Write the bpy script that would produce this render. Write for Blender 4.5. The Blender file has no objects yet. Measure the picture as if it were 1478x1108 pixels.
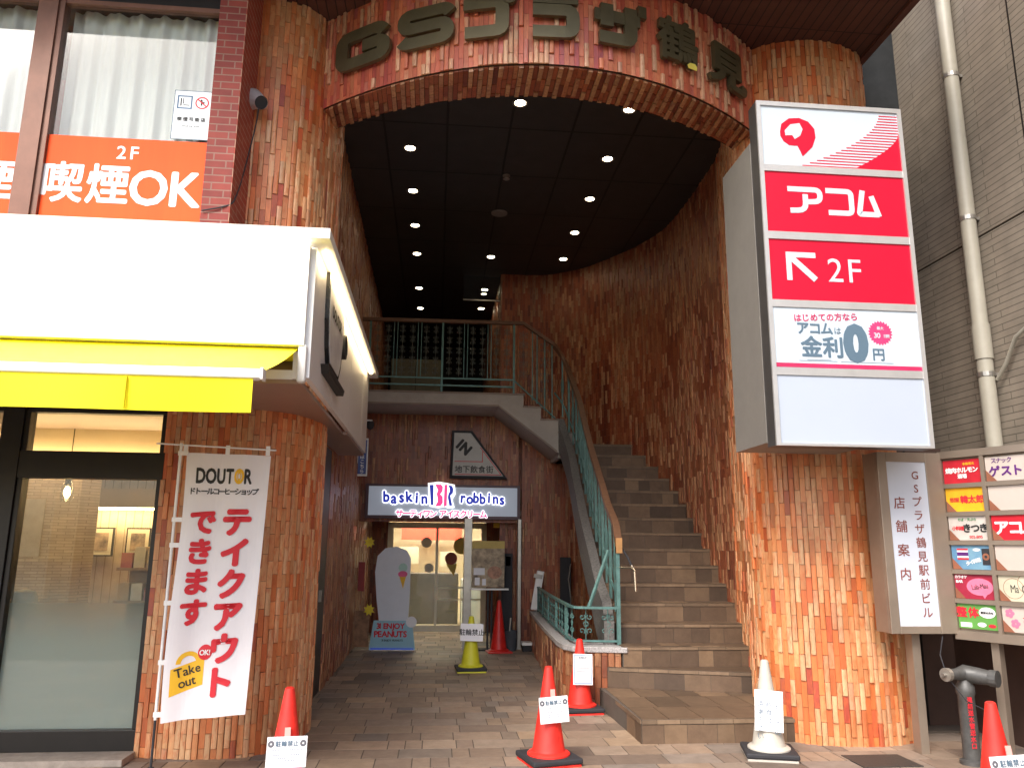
import bpy, math, random
from mathutils import Vector, Matrix
from mathutils.noise import noise as noise3
R=math.radians
sc=bpy.context.scene
COL=sc.collection
def V(*a): return Vector(a)
Zu=V(0,0,1)
# ------------------------------------------------------------ materials
def new_mat(name):
    m=bpy.data.materials.new(name); m.use_nodes=True
    nt=m.node_tree; return m,nt,nt.nodes['Principled BSDF']
def ramp(nt,stops,interp='LINEAR'):
    r=nt.nodes.new('ShaderNodeValToRGB'); e=r.color_ramp; e.interpolation=interp
    while len(e.elements)<len(stops): e.elements.new(0.5)
    for el,(p,c) in zip(e.elements,stops): el.position=p; el.color=(*c,1)
    return r
def mixc(nt,a,b,f,mode='MIX'):
    n=nt.nodes.new('ShaderNodeMix'); n.data_type='RGBA'; n.blend_type=mode
    for s,v in ((n.inputs[6],a),(n.inputs[7],b),(n.inputs[0],f)):
        if hasattr(v,'is_output') or isinstance(v,bpy.types.NodeSocket): nt.links.new(v,s)
        elif isinstance(v,(int,float)): s.default_value=v
        else: s.default_value=(*v,1)
    return n.outputs[2]
def posn(nt,scale=(1,1,1)):
    g=nt.nodes.new('ShaderNodeNewGeometry'); mp=nt.nodes.new('ShaderNodeMapping'); mp.inputs['Scale'].default_value=scale
    nt.links.new(g.outputs['Position'],mp.inputs['Vector']); return mp.outputs['Vector']
def noise(nt,vec,scale,detail=4,rough=.6):
    n=nt.nodes.new('ShaderNodeTexNoise'); n.inputs['Scale'].default_value=scale; n.inputs['Detail'].default_value=detail; n.inputs['Roughness'].default_value=rough
    nt.links.new(vec,n.inputs['Vector']); return n.outputs['Fac']
def bump(nt,b,h,strength=.3,dist=.01):
    n=nt.nodes.new('ShaderNodeBump'); n.inputs['Strength'].default_value=strength; n.inputs['Distance'].default_value=dist
    nt.links.new(h,n.inputs['Height']); nt.links.new(n.outputs['Normal'],b.inputs['Normal'])
def M(name,c,rough=.6,metal=0.,var=.18,vs=6.,bmp=.0,scale=(1,1,1),c2=None,spec=.5,emit=0.,coat=0.):
    m,nt,b=new_mat(name)
    f=noise(nt,posn(nt,scale),vs,5,.65)
    lo=tuple(max(0,x*(1-var)) for x in c) if c2 is None else c2
    hi=tuple(min(1,x*(1+var*.6)) for x in c)
    r=ramp(nt,[(.3,lo),(.7,hi)]); nt.links.new(f,r.inputs[0]); nt.links.new(r.outputs[0],b.inputs['Base Color'])
    b.inputs['Roughness'].default_value=rough; b.inputs['Metallic'].default_value=metal
    b.inputs['Specular IOR Level'].default_value=spec
    b.inputs['Coat Weight'].default_value=coat
    if emit:
        nt.links.new(r.outputs[0],b.inputs['Emission Color']); b.inputs['Emission Strength'].default_value=emit
    if bmp: bump(nt,b,f,bmp,.01)
    return m
def emis(name,c,s):
    m=bpy.data.materials.new(name); m.use_nodes=True; nt=m.node_tree; nt.nodes.clear()
    e=nt.nodes.new('ShaderNodeEmission'); e.inputs[0].default_value=(*c,1); e.inputs[1].default_value=s
    o=nt.nodes.new('ShaderNodeOutputMaterial'); nt.links.new(e.outputs[0],o.inputs[0]); return m
def tile_mat(name,stops,tan,tanamt,rough=.42,sc_=(14,14,2.5),bs=.35,mottle=None):
    m,nt,b=new_mat(name)
    a=nt.nodes.new('ShaderNodeAttribute'); a.attribute_name='tc'
    s=nt.nodes.new('ShaderNodeSeparateColor'); nt.links.new(a.outputs['Color'],s.inputs[0])
    r=ramp(nt,stops,'LINEAR'); nt.links.new(s.outputs[0],r.inputs[0])
    mm=nt.nodes.new('ShaderNodeMath'); mm.operation='MULTIPLY'; mm.inputs[1].default_value=tanamt; nt.links.new(s.outputs[1],mm.inputs[0])
    c=mixc(nt,r.outputs[0],tan,mm.outputs[0])
    if mottle:
        fm_=noise(nt,posn(nt,(20,20,9)),1.5,5,.65); rm=ramp(nt,[(.48,(0,0,0)),(.66,(.6,.6,.6))]); nt.links.new(fm_,rm.inputs[0]); c=mixc(nt,c,mottle,rm.outputs[0])
    f=noise(nt,posn(nt,sc_),1.6,6,.7); fr=ramp(nt,[(.3,(.72,.66,.62)),(.72,(1.22,1.18,1.14))]); nt.links.new(f,fr.inputs[0])
    c=mixc(nt,c,fr.outputs[0],.75,'MULTIPLY')
    f3=noise(nt,posn(nt,(1,1,.6)),1.1,3,.5); r3=ramp(nt,[(.3,(.84,.82,.82)),(.7,(1.08,1.08,1.08))]); nt.links.new(f3,r3.inputs[0])
    c=mixc(nt,c,r3.outputs[0],.6,'MULTIPLY')
    br=nt.nodes.new('ShaderNodeMath'); br.operation='MULTIPLY_ADD'; br.inputs[1].default_value=.34; br.inputs[2].default_value=.82; nt.links.new(s.outputs[2],br.inputs[0])
    cb=nt.nodes.new('ShaderNodeCombineColor')
    for k in range(3): nt.links.new(br.outputs[0],cb.inputs[k])
    c=mixc(nt,c,cb.outputs[0],1.,'MULTIPLY')
    nt.links.new(c,b.inputs['Base Color']); b.inputs['Roughness'].default_value=rough
    f2=noise(nt,posn(nt,(30,30,8)),2,3,.6); bump(nt,b,f2,bs,.006)
    return m
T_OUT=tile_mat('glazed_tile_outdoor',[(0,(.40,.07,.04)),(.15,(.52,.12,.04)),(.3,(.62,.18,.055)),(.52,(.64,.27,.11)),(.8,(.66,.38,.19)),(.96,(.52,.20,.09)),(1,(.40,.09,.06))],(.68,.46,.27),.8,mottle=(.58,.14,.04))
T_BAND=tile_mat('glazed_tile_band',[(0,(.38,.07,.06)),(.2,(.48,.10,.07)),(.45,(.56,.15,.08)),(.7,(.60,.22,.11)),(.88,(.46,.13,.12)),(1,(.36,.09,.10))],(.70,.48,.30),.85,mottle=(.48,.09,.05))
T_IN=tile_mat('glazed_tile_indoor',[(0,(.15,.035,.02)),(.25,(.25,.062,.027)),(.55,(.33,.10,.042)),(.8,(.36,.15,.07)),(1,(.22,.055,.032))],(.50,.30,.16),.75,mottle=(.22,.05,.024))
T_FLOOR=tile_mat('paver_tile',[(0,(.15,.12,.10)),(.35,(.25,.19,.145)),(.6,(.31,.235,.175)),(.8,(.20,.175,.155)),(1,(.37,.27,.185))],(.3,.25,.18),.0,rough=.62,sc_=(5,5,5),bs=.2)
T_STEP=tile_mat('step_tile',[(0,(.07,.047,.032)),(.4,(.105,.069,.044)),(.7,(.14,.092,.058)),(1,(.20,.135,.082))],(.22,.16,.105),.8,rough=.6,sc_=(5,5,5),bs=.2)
mortar=M('mortar',(.13,.075,.05),.9,bmp=.2)
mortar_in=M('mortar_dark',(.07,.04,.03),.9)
grout=M('grout',(.10,.08,.065),.95)
granite=M('granite',(.42,.40,.40),.5,var=.55,vs=70)
concrete=M('painted_concrete',(.36,.33,.30),.7,var=.15,vs=3)
olive=M('olive_metal',(.125,.108,.06),.42,.55,var=.25,vs=3)
blackp=M('black_ceiling',(.028,.026,.025),.65,var=.2)
blackf=M('black_frame',(.018,.016,.015),.4,.3)
steel=M('steel',(.42,.40,.37),.35,.8,var=.15)
bronze=M('bronze_frame',(.33,.27,.215),.42,.55,var=.15,vs=2)
white=M('white_panel',(.80,.80,.79),.45,var=.04,vs=1)
whitep=M('white_paint',(.82,.82,.82),.4,var=.05)
paper=M('paper',(.80,.80,.84),.6,var=.03)
lipm=M('lip_trim',(.72,.71,.68),.5,var=.06)
soffm=M('metal_soffit',(.36,.27,.24),.35,.4,var=.08,vs=2)
yel=M('yellow_cloth',(.92,.80,.0),.7,var=.05,vs=2)
red=M('sign_red',(.52,.004,.03),.4,var=.03,coat=.08,spec=.3)
acomw=M('sign_white',(.52,.60,.68),.25,var=.03,vs=1,coat=.4)
acomb=M('sign_blank',(.42,.48,.58),.12,var=.04,vs=.6,coat=.6)
alu=M('aluminium',(.62,.62,.62),.35,.6,var=.08)
alug=M('grey_box_side',(.24,.225,.205),.45,.2,var=.08)
dkgrey=M('dark_text',(.09,.15,.21),.5,var=.05)
black=M('black_ink',(.02,.02,.02),.6)
brownink=M('brown_ink',(.22,.055,.04),.6)
redink=M('red_ink',(.62,.015,.03),.6,var=.05)
gold=M('gold_ink',(.80,.46,.02),.6,var=.05)
guidew=M('guide_white',(.52,.57,.66),.3,var=.03,vs=1,coat=.3)
conered=M('cone_red',(.80,.030,.020),.5,var=.35,vs=9,scale=(1,1,.6))
conewhite=M('cone_white',(.50,.475,.42),.5,var=.1)
coneyel=M('cone_yellow',(.62,.60,.03),.5,var=.12)
rubber=M('rubber',(.025,.025,.03),.75)
tape=M('clear_tape',(.80,.40,.36),.25,var=.05)
green=M('green_iron',(.10,.21,.20),.5,.2,var=.3,vs=12)
wood=M('rail_wood',(.15,.075,.042),.45,var=.3,vs=5,scale=(3,3,12))
woodend=M('wood_end',(.42,.22,.08),.5)
brick_red=None
def brickm(name,c1,c2,mort,w,h,msize,axis='xz',off=.5,rough=.75,scale=1.,bs=.4,diag=False):
    m,nt,b=new_mat(name)
    g=nt.nodes.new('ShaderNodeNewGeometry'); s=nt.nodes.new('ShaderNodeSeparateXYZ'); nt.links.new(g.outputs['Position'],s.inputs[0])
    cx=nt.nodes.new('ShaderNodeCombineXYZ'); idx={'x':0,'y':1,'z':2}
    nt.links.new(s.outputs[idx[axis[0]]],cx.inputs[0]); nt.links.new(s.outputs[idx[axis[1]]],cx.inputs[1])
    t=nt.nodes.new('ShaderNodeTexBrick'); t.offset=off; t.inputs['Scale'].default_value=1
    t.inputs['Color1'].default_value=(*c1,1); t.inputs['Color2'].default_value=(*c2,1); t.inputs['Mortar'].default_value=(*mort,1)
    t.inputs['Mortar Size'].default_value=msize; t.inputs['Brick Width'].default_value=w; t.inputs['Row Height'].default_value=h
    t.inputs['Mortar Smooth'].default_value=.2
    nt.links.new(cx.outputs[0],t.inputs['Vector'])
    f=noise(nt,posn(nt),5,5,.6); fr=ramp(nt,[(.3,(.78,.78,.78)),(.7,(1.12,1.12,1.12))]); nt.links.new(f,fr.inputs[0])
    c=mixc(nt,t.outputs['Color'],fr.outputs[0],.8,'MULTIPLY')
    nt.links.new(c,b.inputs['Base Color']); b.inputs['Roughness'].default_value=rough
    inv=nt.nodes.new('ShaderNodeMath'); inv.operation='SUBTRACT'; inv.inputs[0].default_value=1; nt.links.new(t.outputs['Fac'],inv.inputs[1])
    bump(nt,b,inv.outputs[0],bs,.01)
    return m
B_FRONT=brickm('red_brick_front',(.19,.030,.024),(.25,.042,.03),(.24,.13,.10),.2,.065,.006)
B_SIDE=brickm('red_brick_side',(.30,.05,.028),(.34,.06,.035),(.40,.22,.15),.2,.065,.005,'yz')
SOFF=brickm('brown_soffit_board',(.085,.028,.018),(.11,.036,.022),(.02,.008,.006),.09,1.3,.006,'xy',.0)
GREYW=brickm('grey_siding',(.225,.19,.15),(.25,.212,.168),(.10,.085,.068),.9,.062,.0045,'yz',.5,.8)
GREYF=brickm('dark_grey_siding',(.13,.13,.13),(.14,.14,.14),(.05,.05,.05),.9,.062,.0045,'xz',.5,.8)
CEIL=brickm('ceiling_panel',(.03,.028,.027),(.035,.032,.03),(.006,.006,.006),.74,1.2,.016,'xy',0.,.55,bs=.6)
CAFEBRICK=brickm('pale_brick',(.50,.38,.26),(.64,.50,.34),(.36,.27,.18),.15,.034,.004)
SLAT=brickm('slatted_wall',(.62,.50,.36),(.66,.54,.40),(.36,.27,.18),.12,8.,.006,'xz',0.)
BROWNW=M('brown_panel',(.075,.042,.032),.6,var=.25,vs=2)
def glass(name,tint=(1,1,1),refl=1.,base=.04):
    m=bpy.data.materials.new(name); m.use_nodes=True; nt=m.node_tree; nt.nodes.clear()
    o=nt.nodes.new('ShaderNodeOutputMaterial'); mx=nt.nodes.new('ShaderNodeMixShader'); tr=nt.nodes.new('ShaderNodeBsdfTransparent'); gl=nt.nodes.new('ShaderNodeBsdfGlossy')
    tr.inputs[0].default_value=(*tint,1); gl.inputs['Roughness'].default_value=.02
    lw=nt.nodes.new('ShaderNodeLayerWeight'); lw.inputs[0].default_value=.35
    ma=nt.nodes.new('ShaderNodeMath'); ma.operation='MULTIPLY_ADD'; ma.inputs[1].default_value=.5*refl; ma.inputs[2].default_value=base
    nt.links.new(lw.outputs['Fresnel'],ma.inputs[0]); nt.links.new(ma.outputs[0],mx.inputs[0]); nt.links.new(tr.outputs[0],mx.inputs[1]); nt.links.new(gl.outputs[0],mx.inputs[2]); nt.links.new(mx.outputs[0],o.inputs[0])
    return m
GLASS=glass('clear_glass',(.93,.95,.94),.5,.03)
def film_mat():
    m=bpy.data.materials.new('frosted_film'); m.use_nodes=True; nt=m.node_tree; nt.nodes.clear()
    o=nt.nodes.new('ShaderNodeOutputMaterial'); mx=nt.nodes.new('ShaderNodeMixShader'); tr=nt.nodes.new('ShaderNodeBsdfTransparent')
    df=nt.nodes.new('ShaderNodeBsdfDiffuse'); df.inputs[0].default_value=(.52,.62,.60,1)
    tl=nt.nodes.new('ShaderNodeBsdfTranslucent'); tl.inputs[0].default_value=(.35,.35,.3,1)
    ad=nt.nodes.new('ShaderNodeMixShader'); ad.inputs[0].default_value=.35; nt.links.new(df.outputs[0],ad.inputs[1]); nt.links.new(tl.outputs[0],ad.inputs[2])
    g=nt.nodes.new('ShaderNodeNewGeometry'); s=nt.nodes.new('ShaderNodeSeparateXYZ'); nt.links.new(g.outputs['Position'],s.inputs[0])
    mr=nt.nodes.new('ShaderNodeMapRange'); mr.interpolation_type='SMOOTHSTEP'; mr.inputs[1].default_value=1.45; mr.inputs[2].default_value=.75; mr.inputs[3].default_value=0; mr.inputs[4].default_value=.96
    nt.links.new(s.outputs[2],mr.inputs[0]); nt.links.new(mr.outputs[0],mx.inputs[0]); nt.links.new(tr.outputs[0],mx.inputs[1]); nt.links.new(ad.outputs[0],mx.inputs[2]); nt.links.new(mx.outputs[0],o.inputs[0]); return m
FILM=film_mat()
# ------------------------------------------------------------ mesh builder
class F:   # plane frame: right U, up W, outward N (towards the viewer)
    def __init__(s,O,U=(1,0,0),W=(0,0,1)):
        s.O=Vector(O); s.U=Vector(U).normalized(); s.W=Vector(W).normalized(); s.N=s.U.cross(s.W)
    def __call__(s,u,v,d=0): return s.O+s.U*u+s.W*v+s.N*d
class MB:
    def __init__(s): s.v=[]; s.f=[]; s.c=[]
    def face(s,pts,c=None):
        n=len(s.v); s.v.extend(tuple(p) for p in pts); s.f.append(tuple(range(n,n+len(pts)))); s.c.append(c)
    def add(s,vs,fs,c=None):
        n=len(s.v); s.v.extend(tuple(p) for p in vs)
        for f in fs: s.f.append(tuple(i+n for i in f)); s.c.append(c)
    def box(s,a,b,c=None):
        x0,y0,z0=a; x1,y1,z1=b
        s.add([(x0,y0,z0),(x1,y0,z0),(x1,y1,z0),(x0,y1,z0),(x0,y0,z1),(x1,y0,z1),(x1,y1,z1),(x0,y1,z1)],[(0,3,2,1),(4,5,6,7),(0,1,5,4),(1,2,6,5),(2,3,7,6),(3,0,4,7)],c); return s
    def fbox(s,fr,u0,u1,v0,v1,d0,d1,c=None):
        p=[fr(u,v,d) for d in (d0,d1) for (u,v) in ((u0,v0),(u1,v0),(u1,v1),(u0,v1))]
        s.add(p,[(3,2,1,0),(4,5,6,7),(0,1,5,4),(1,2,6,5),(2,3,7,6),(3,0,4,7)],c); return s
    def poly(s,fr,pts,d0,d1,c=None):
        n=len(pts); f1=[fr(u,v,d1) for u,v in pts]; f0=[fr(u,v,d0) for u,v in pts]
        s.add(f1+f0,[tuple(range(n))]+[tuple(range(2*n-1,n-1,-1))]+[(i,(i+1)%n,n+(i+1)%n,n+i)[::-1] for i in range(n)],c); return s
    def stroke(s,fr,pts,w,d0,d1,ext=True,closed=False,rc=0):
        P=[Vector(p) for p in pts]; n=len(P)
        if rc and not closed:
            Q=[P[0]]
            for i in range(1,n-1):
                a=(P[i-1]-P[i]); b=(P[i+1]-P[i]); r=min(rc,a.length*.48,b.length*.48); a=P[i]+a.normalized()*r; b=P[i]+b.normalized()*r
                for k in range(5): t=k/4; Q.append(a*(1-t)**2+P[i]*2*t*(1-t)+b*t*t)
            Q.append(P[-1]); P=Q; n=len(P)
        off=[]
        for i in range(n):
            if closed or 0<i<n-1: t0=(P[i]-P[i-1]).normalized(); t1=(P[(i+1)%n]-P[i]).normalized()
            elif i==0: t0=t1=(P[1]-P[0]).normalized()
            else: t0=t1=(P[-1]-P[-2]).normalized()
            m=(t0+t1)
            if m.length<1e-4: m=t0.copy()
            m.normalize(); nn=Vector((-m.y,m.x)); c=max(.35,nn.dot(Vector((-t1.y,t1.x)))); off.append(nn*(w/2/c))
        L=[P[i]+off[i] for i in range(n)]; Rr=[P[i]-off[i] for i in range(n)]; base=len(s.v); N=n
        for d in (d1,d0):
            for i in range(N): s.v.append(tuple(fr(*Rr[i],d))); s.v.append(tuple(fr(*L[i],d)))
        m_=N if closed else N-1
        for i in range(m_):
            a=base+2*i; b=base+2*((i+1)%N); e=2*N
            for f in ((a,b,b+1,a+1),(a+e,b+e,b,a),(a+1,b+1,b+1+e,a+1+e)): s.f.append(f); s.c.append(None)
        if not closed:
            e=2*N; a=base; b=base+2*(N-1); s.f.append((a,a+1,a+1+e,a+e)); s.f.append((b+1,b,b+e,b+1+e)); s.c+= [None,None]
        return s
    def disc(s,fr,cu,cv,r,d0,d1,n=20,rv=None,a0=0,a1=2*math.pi):
        rv=rv or r
        s.poly(fr,[(cu+r*math.cos(a0+(a1-a0)*i/n),cv+rv*math.sin(a0+(a1-a0)*i/n)) for i in range(n)],d0,d1); return s
    def ringf(s,fr,cu,cv,r0,r1,d0,d1,n=24):
        for i in range(n):
            a,b=2*math.pi*i/n,2*math.pi*(i+1)/n
            s.poly(fr,[(cu+r0*math.cos(a),cv+r0*math.sin(a)),(cu+r1*math.cos(a),cv+r1*math.sin(a)),(cu+r1*math.cos(b),cv+r1*math.sin(b)),(cu+r0*math.cos(b),cv+r0*math.sin(b))],d0,d1)
        return s
    def tube(s,path,r,n=8,caps=True,rr=None):
        P=[Vector(p) for p in path]; rings=[]
        for i,p in enumerate(P):
            t=(P[min(i+1,len(P)-1)]-P[max(i-1,0)]).normalized()
            ref=Zu if abs(t.z)<.95 else V(0,1,0)
            a=t.cross(ref).normalized(); b=a.cross(t).normalized(); q=rr[i] if rr else r
            rings.append([p+a*q*math.cos(2*math.pi*k/n)+b*q*math.sin(2*math.pi*k/n) for k in range(n)])
        base=len(s.v)
        for rg in rings: s.v.extend(tuple(x) for x in rg)
        for i in range(len(P)-1):
            for k in range(n): s.f.append((base+i*n+k,base+i*n+(k+1)%n,base+(i+1)*n+(k+1)%n,base+(i+1)*n+k)); s.c.append(None)
        if caps:
            s.f.append(tuple(base+k for k in range(n))[::-1]); s.c.append(None)
            s.f.append(tuple(base+(len(P)-1)*n+k for k in range(n))); s.c.append(None)
        return s
    def sweep(s,path,w,h):
        P=[Vector(p) for p in path]; base=len(s.v)
        for i,p in enumerate(P):
            t=(P[min(i+1,len(P)-1)]-P[max(i-1,0)]); t2=V(t.x,t.y,0).normalized() if V(t.x,t.y,0).length>1e-4 else V(0,-1,0)
            a=V(t2.y,-t2.x,0)*w/2; b=a.cross(t.normalized()).normalized()*h/2
            if b.z<0: b=-b
            s.v.extend(tuple(x) for x in (p-a-b,p+a-b,p+a+b,p-a+b))
        for i in range(len(P)-1):
            for k in range(4): s.f.append((base+i*4+k,base+i*4+(k+1)%4,base+i*4+4+(k+1)%4,base+i*4+4+k)); s.c.append(None)
        s.f.append((base+3,base+2,base+1,base)); s.c.append(None); e=base+4*(len(P)-1); s.f.append((e,e+1,e+2,e+3)); s.c.append(None)
        return s
    def lathe(s,prof,o=(0,0,0),n=28):
        o=Vector(o); base=len(s.v)
        for r,z in prof:
            for k in range(n): a=2*math.pi*k/n; s.v.append((o.x+r*math.cos(a),o.y+r*math.sin(a),o.z+z))
        for i in range(len(prof)-1):
            for k in range(n): s.f.append((base+i*n+k,base+i*n+(k+1)%n,base+(i+1)*n+(k+1)%n,base+(i+1)*n+k)); s.c.append(None)
        s.f.append(tuple(base+(len(prof)-1)*n+k for k in range(n))); s.c.append(None); return s
    def build(s,name,mat,parent=None,smooth=False,bevel=0.):
        me=bpy.data.meshes.new(name); off=Vector(parent['_o']) if parent is not None and '_o' in parent else V(0,0,0)
        me.from_pydata([(v[0]-off.x,v[1]-off.y,v[2]-off.z) for v in s.v],[],s.f)
        if any(c is not None for c in s.c):
            at=me.attributes.new('tc','FLOAT_COLOR','FACE'); buf=[]
            for c in s.c: buf.extend((*(c or (.5,0,.5)),1))
            at.data.foreach_set('color',buf)
        me.materials.append(mat)
        if smooth:
            me.polygons.foreach_set('use_smooth',[True]*len(me.polygons)); 
            try: me.set_sharp_from_angle(angle=R(40))
            except Exception: pass
        me.update()
        o=bpy.data.objects.new(name,me); COL.objects.link(o)
        if parent is not None: o.parent=parent; o['_o']=list(off)
        if bevel:
            b=o.modifiers.new('bevel','BEVEL'); b.width=bevel; b.segments=2; b.limit_method='ANGLE'
        return o
def tag(o,label=None,cat=None,group=None,kind=None):
    if label: o['label']=label
    if cat: o['category']=cat
    if group: o['group']=group
    if kind: o['kind']=kind
    return o
def thing(name,label,cat,loc=(0,0,0),group=None):
    o=bpy.data.objects.new(name,None); COL.objects.link(o); o.location=loc; o.empty_display_size=.1
    o['_o']=list(loc); return tag(o,label,cat,group)
def place(o,x,y,z=0,rz=0): o.location=(x,y,z); o.rotation_euler=(0,0,rz); return o
def copy_tree(o,parent=None):
    c=o.copy(); COL.objects.link(c); c.parent=parent
    for ch in list(o.children): copy_tree(ch,c)
    return c
# ------------------------------------------------------------ lettering
_g={}
def glyph(ch,bold=0.):
    k=(ch,bold)
    if k not in _g:
        cu=bpy.data.curves.new('t','FONT'); cu.body=ch; cu.resolution_u=3; cu.offset=bold; cu.fill_mode='FRONT'
        o=bpy.data.objects.new('t',cu); COL.objects.link(o); dg=bpy.context.evaluated_depsgraph_get()
        me=bpy.data.meshes.new_from_object(o.evaluated_get(dg))
        vs=[(v.co.x,v.co.y) for v in me.vertices]; fs=[tuple(p.vertices) for p in me.polygons]
        cnt={}
        for f in fs:
            for i in range(len(f)): e=(f[i],f[(i+1)%len(f)]); cnt[e]=1
        edges=[e for e in cnt if (e[1],e[0]) not in cnt]
        w=max([v[0] for v in vs]) if vs else .3; x0=min([v[0] for v in vs]) if vs else 0
        bpy.data.objects.remove(o); bpy.data.curves.remove(cu); bpy.data.meshes.remove(me); _g[k]=(vs,fs,edges,x0,w)
    return _g[k]
def text(mb,s,fr,u,v,size,bold=0.,xs=1.,align='C',d0=0.,d1=.002,vertical=False,pitch=1.1,rot=0.,track=.06,adv=None):
    bold0=bold*1.25; bold=0.
    items=[]; 
    if vertical:
        y=-.42
        for ch in s:
            g=glyph(ch,bold) if ch!=' ' else None
            if g: items.append((g,-(g[3]+g[4])/2,y-.38)); 
            y-=pitch
    else:
        x=0
        for ch in s:
            if ch==' ': x+=.35; continue
            g=glyph(ch,bold)
            if adv: items.append((g,x+(adv-(g[4]-g[3]))/2-g[3],-.36)); x+=adv
            else: items.append((g,x-g[3],-.36)); x+=(g[4]-g[3])+track
        W=x-(0 if adv else track); sh=-W/2 if align=='C' else 0
        items=[(g,x+sh,y) for g,x,y in items]
    cr,sr=math.cos(rot),math.sin(rot)
    offs=[(0,0)]
    if bold0>0: offs+= [(bold0*math.cos(a),bold0*math.sin(a)) for a in [k*math.pi/4 for k in range(8)]]
    eps=.00012 if d1-d0<.0031 else .0004
    for kc,(bx_,by_) in enumerate(offs):
      for g,ox,oy in items:
        P=[]
        for x,y in g[0]:
            a,b=(x+ox+bx_)*size*xs,(y+oy+by_)*size; P.append((u+a*cr-b*sr,v+a*sr+b*cr))
        n=len(P); fs=[f for f in g[1]]; dd=d1+eps*kc
        if d1-d0<.0031: mb.add([fr(a,b,dd) for a,b in P],fs)
        else:
            mb.add([fr(a,b,dd) for a,b in P]+[fr(a,b,d0) for a,b in P],fs+[(e[1],e[0],e[0]+n,e[1]+n) for e in g[2]])
    return mb
# ------------------------------------------------------------ tiles
rnd=random.Random(7)
def resample(path,step):
    P=[Vector(p) for p in path]
    # smooth with Catmull-Rom
    Q=[]
    for i in range(len(P)-1):
        p0=P[max(i-1,0)];p1=P[i];p2=P[i+1];p3=P[min(i+2,len(P)-1)]
        for k in range(12):
            t=k/12; Q.append(.5*((2*p1)+(p2-p0)*t+(2*p0-5*p1+4*p2-p3)*t*t+(3*p1-p0-3*p2+p3)*t**3))
    Q.append(P[-1]); out=[Q[0]]; acc=0
    L=[0]
    for i in range(len(Q)-1): L.append(L[-1]+(Q[i+1]-Q[i]).length)
    n=max(1,round(L[-1]/step)); j=0
    for k in range(1,n+1):
        d=L[-1]*k/n
        while j<len(L)-2 and L[j+1]<d: j+=1
        f=(d-L[j])/max(1e-9,L[j+1]-L[j]); out.append(Q[j].lerp(Q[j+1],min(1,f)))
    return out
LENS0=(.215,)
def tile_wall(path,z0,z1,parent,name,mat,side=1,w=.046,lens=LENS0,prot=.42,mort=mortar,smooth_path=True,label=None,backname=None,zbot=None,ztop=None,pd=.016):
    """vertical tile strips along a plan path; side=+1: outward is to the right of the path direction"""
    if smooth_path: P=resample(path,w)
    else:
        P=[]; 
        for i in range(len(path)-1):
            a,b=Vector(path[i]),Vector(path[i+1]); n=max(1,round((b-a).length/w))
            for k in range(n): P.append(a.lerp(b,k/n))
        P.append(Vector(path[-1]))
    mb=MB(); bk=MB(); nrm=[]
    for i in range(len(P)):
        t=(P[min(i+1,len(P)-1)]-P[max(i-1,0)]).normalized(); nrm.append(Vector((t.y,-t.x))*side)
    g=.0012; base=.012; Lt=lens[-1] if lens is not LENS0 else .215; sd_off=rnd.random()*50
    for i in range(len(P)-1):
        a,b=P[i],P[i+1]; t=(b-a).normalized(); n=Vector((t.y,-t.x))*side
        m=(a+b)/2
        zb=z0 if zbot is None else zbot(m.x,m.y); zt=z1 if ztop is None else ztop(m.x,m.y)
        bk.face([(a.x,a.y,zb),(b.x,b.y,zb),(b.x,b.y,zt),(a.x,a.y,zt)])
        z=zb-(.5*(i%2)+(.25 if noise3(Vector((i*.13+sd_off,3,1)))>.25 else 0))*Lt-.03
        while z<zt-.004:
            h=Lt; za=max(z,zb); ze=min(z+h,zt); z+=h
            if ze-za<.02: continue
            hue=noise3(Vector((i*w*1.6+sd_off,z*1.1,0)))*.55+.5
            pr=rnd.random()<prot*(1.0+1.6*noise3(Vector((i*w*.9+sd_off,z*.6,7)))); pd_=base+(rnd.uniform(.6,1.0)*pd if pr else rnd.random()*.0015)
            col=(min(1,max(0,rnd.gauss(hue,.17))),((rnd.uniform(.5,1) if rnd.random()<.65 else .1) if pr else (rnd.random()*.5 if rnd.random()<.12 else 0)),rnd.random())
            aa=a+t*g; bb=b-t*g; na=nrm[i]; nb=nrm[i+1]; z_a=za+.0020; z_e=ze-.0016
            ao=aa+na*pd_; bo=bb+nb*pd_
            if pr:
                q1=aa+t*(w*.05)+na*(pd_-.004); q2=aa+t*(w*.3)+na*pd_; q3=bb-t*(w*.3)+nb*pd_; q4=bb-t*(w*.05)+nb*(pd_-.004)
                pr_=[aa,q1,q2,q3,q4,bb]
                mb.add([(p.x,p.y,z_a) for p in pr_]+[(p.x,p.y,z_e) for p in pr_],[(k,k+1,k+7,k+6) for k in range(5)]+[(5,4,3,2,1,0),(6,7,8,9,10,11)],col)
            else:
                mb.add([(aa.x,aa.y,z_a),(bb.x,bb.y,z_a),(bb.x,bb.y,z_e),(aa.x,aa.y,z_e),(ao.x,ao.y,z_a),(bo.x,bo.y,z_a),(bo.x,bo.y,z_e),(ao.x,ao.y,z_e)],
                   [(4,5,6,7),(0,1,5,4),(1,2,6,5),(2,3,7,6),(3,0,4,7)],col)
    o=mb.build(name,mat,parent)
    if label: o['label']=label
    bk.build('mortar_bed',mort,o if False else parent)
    return o
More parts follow.
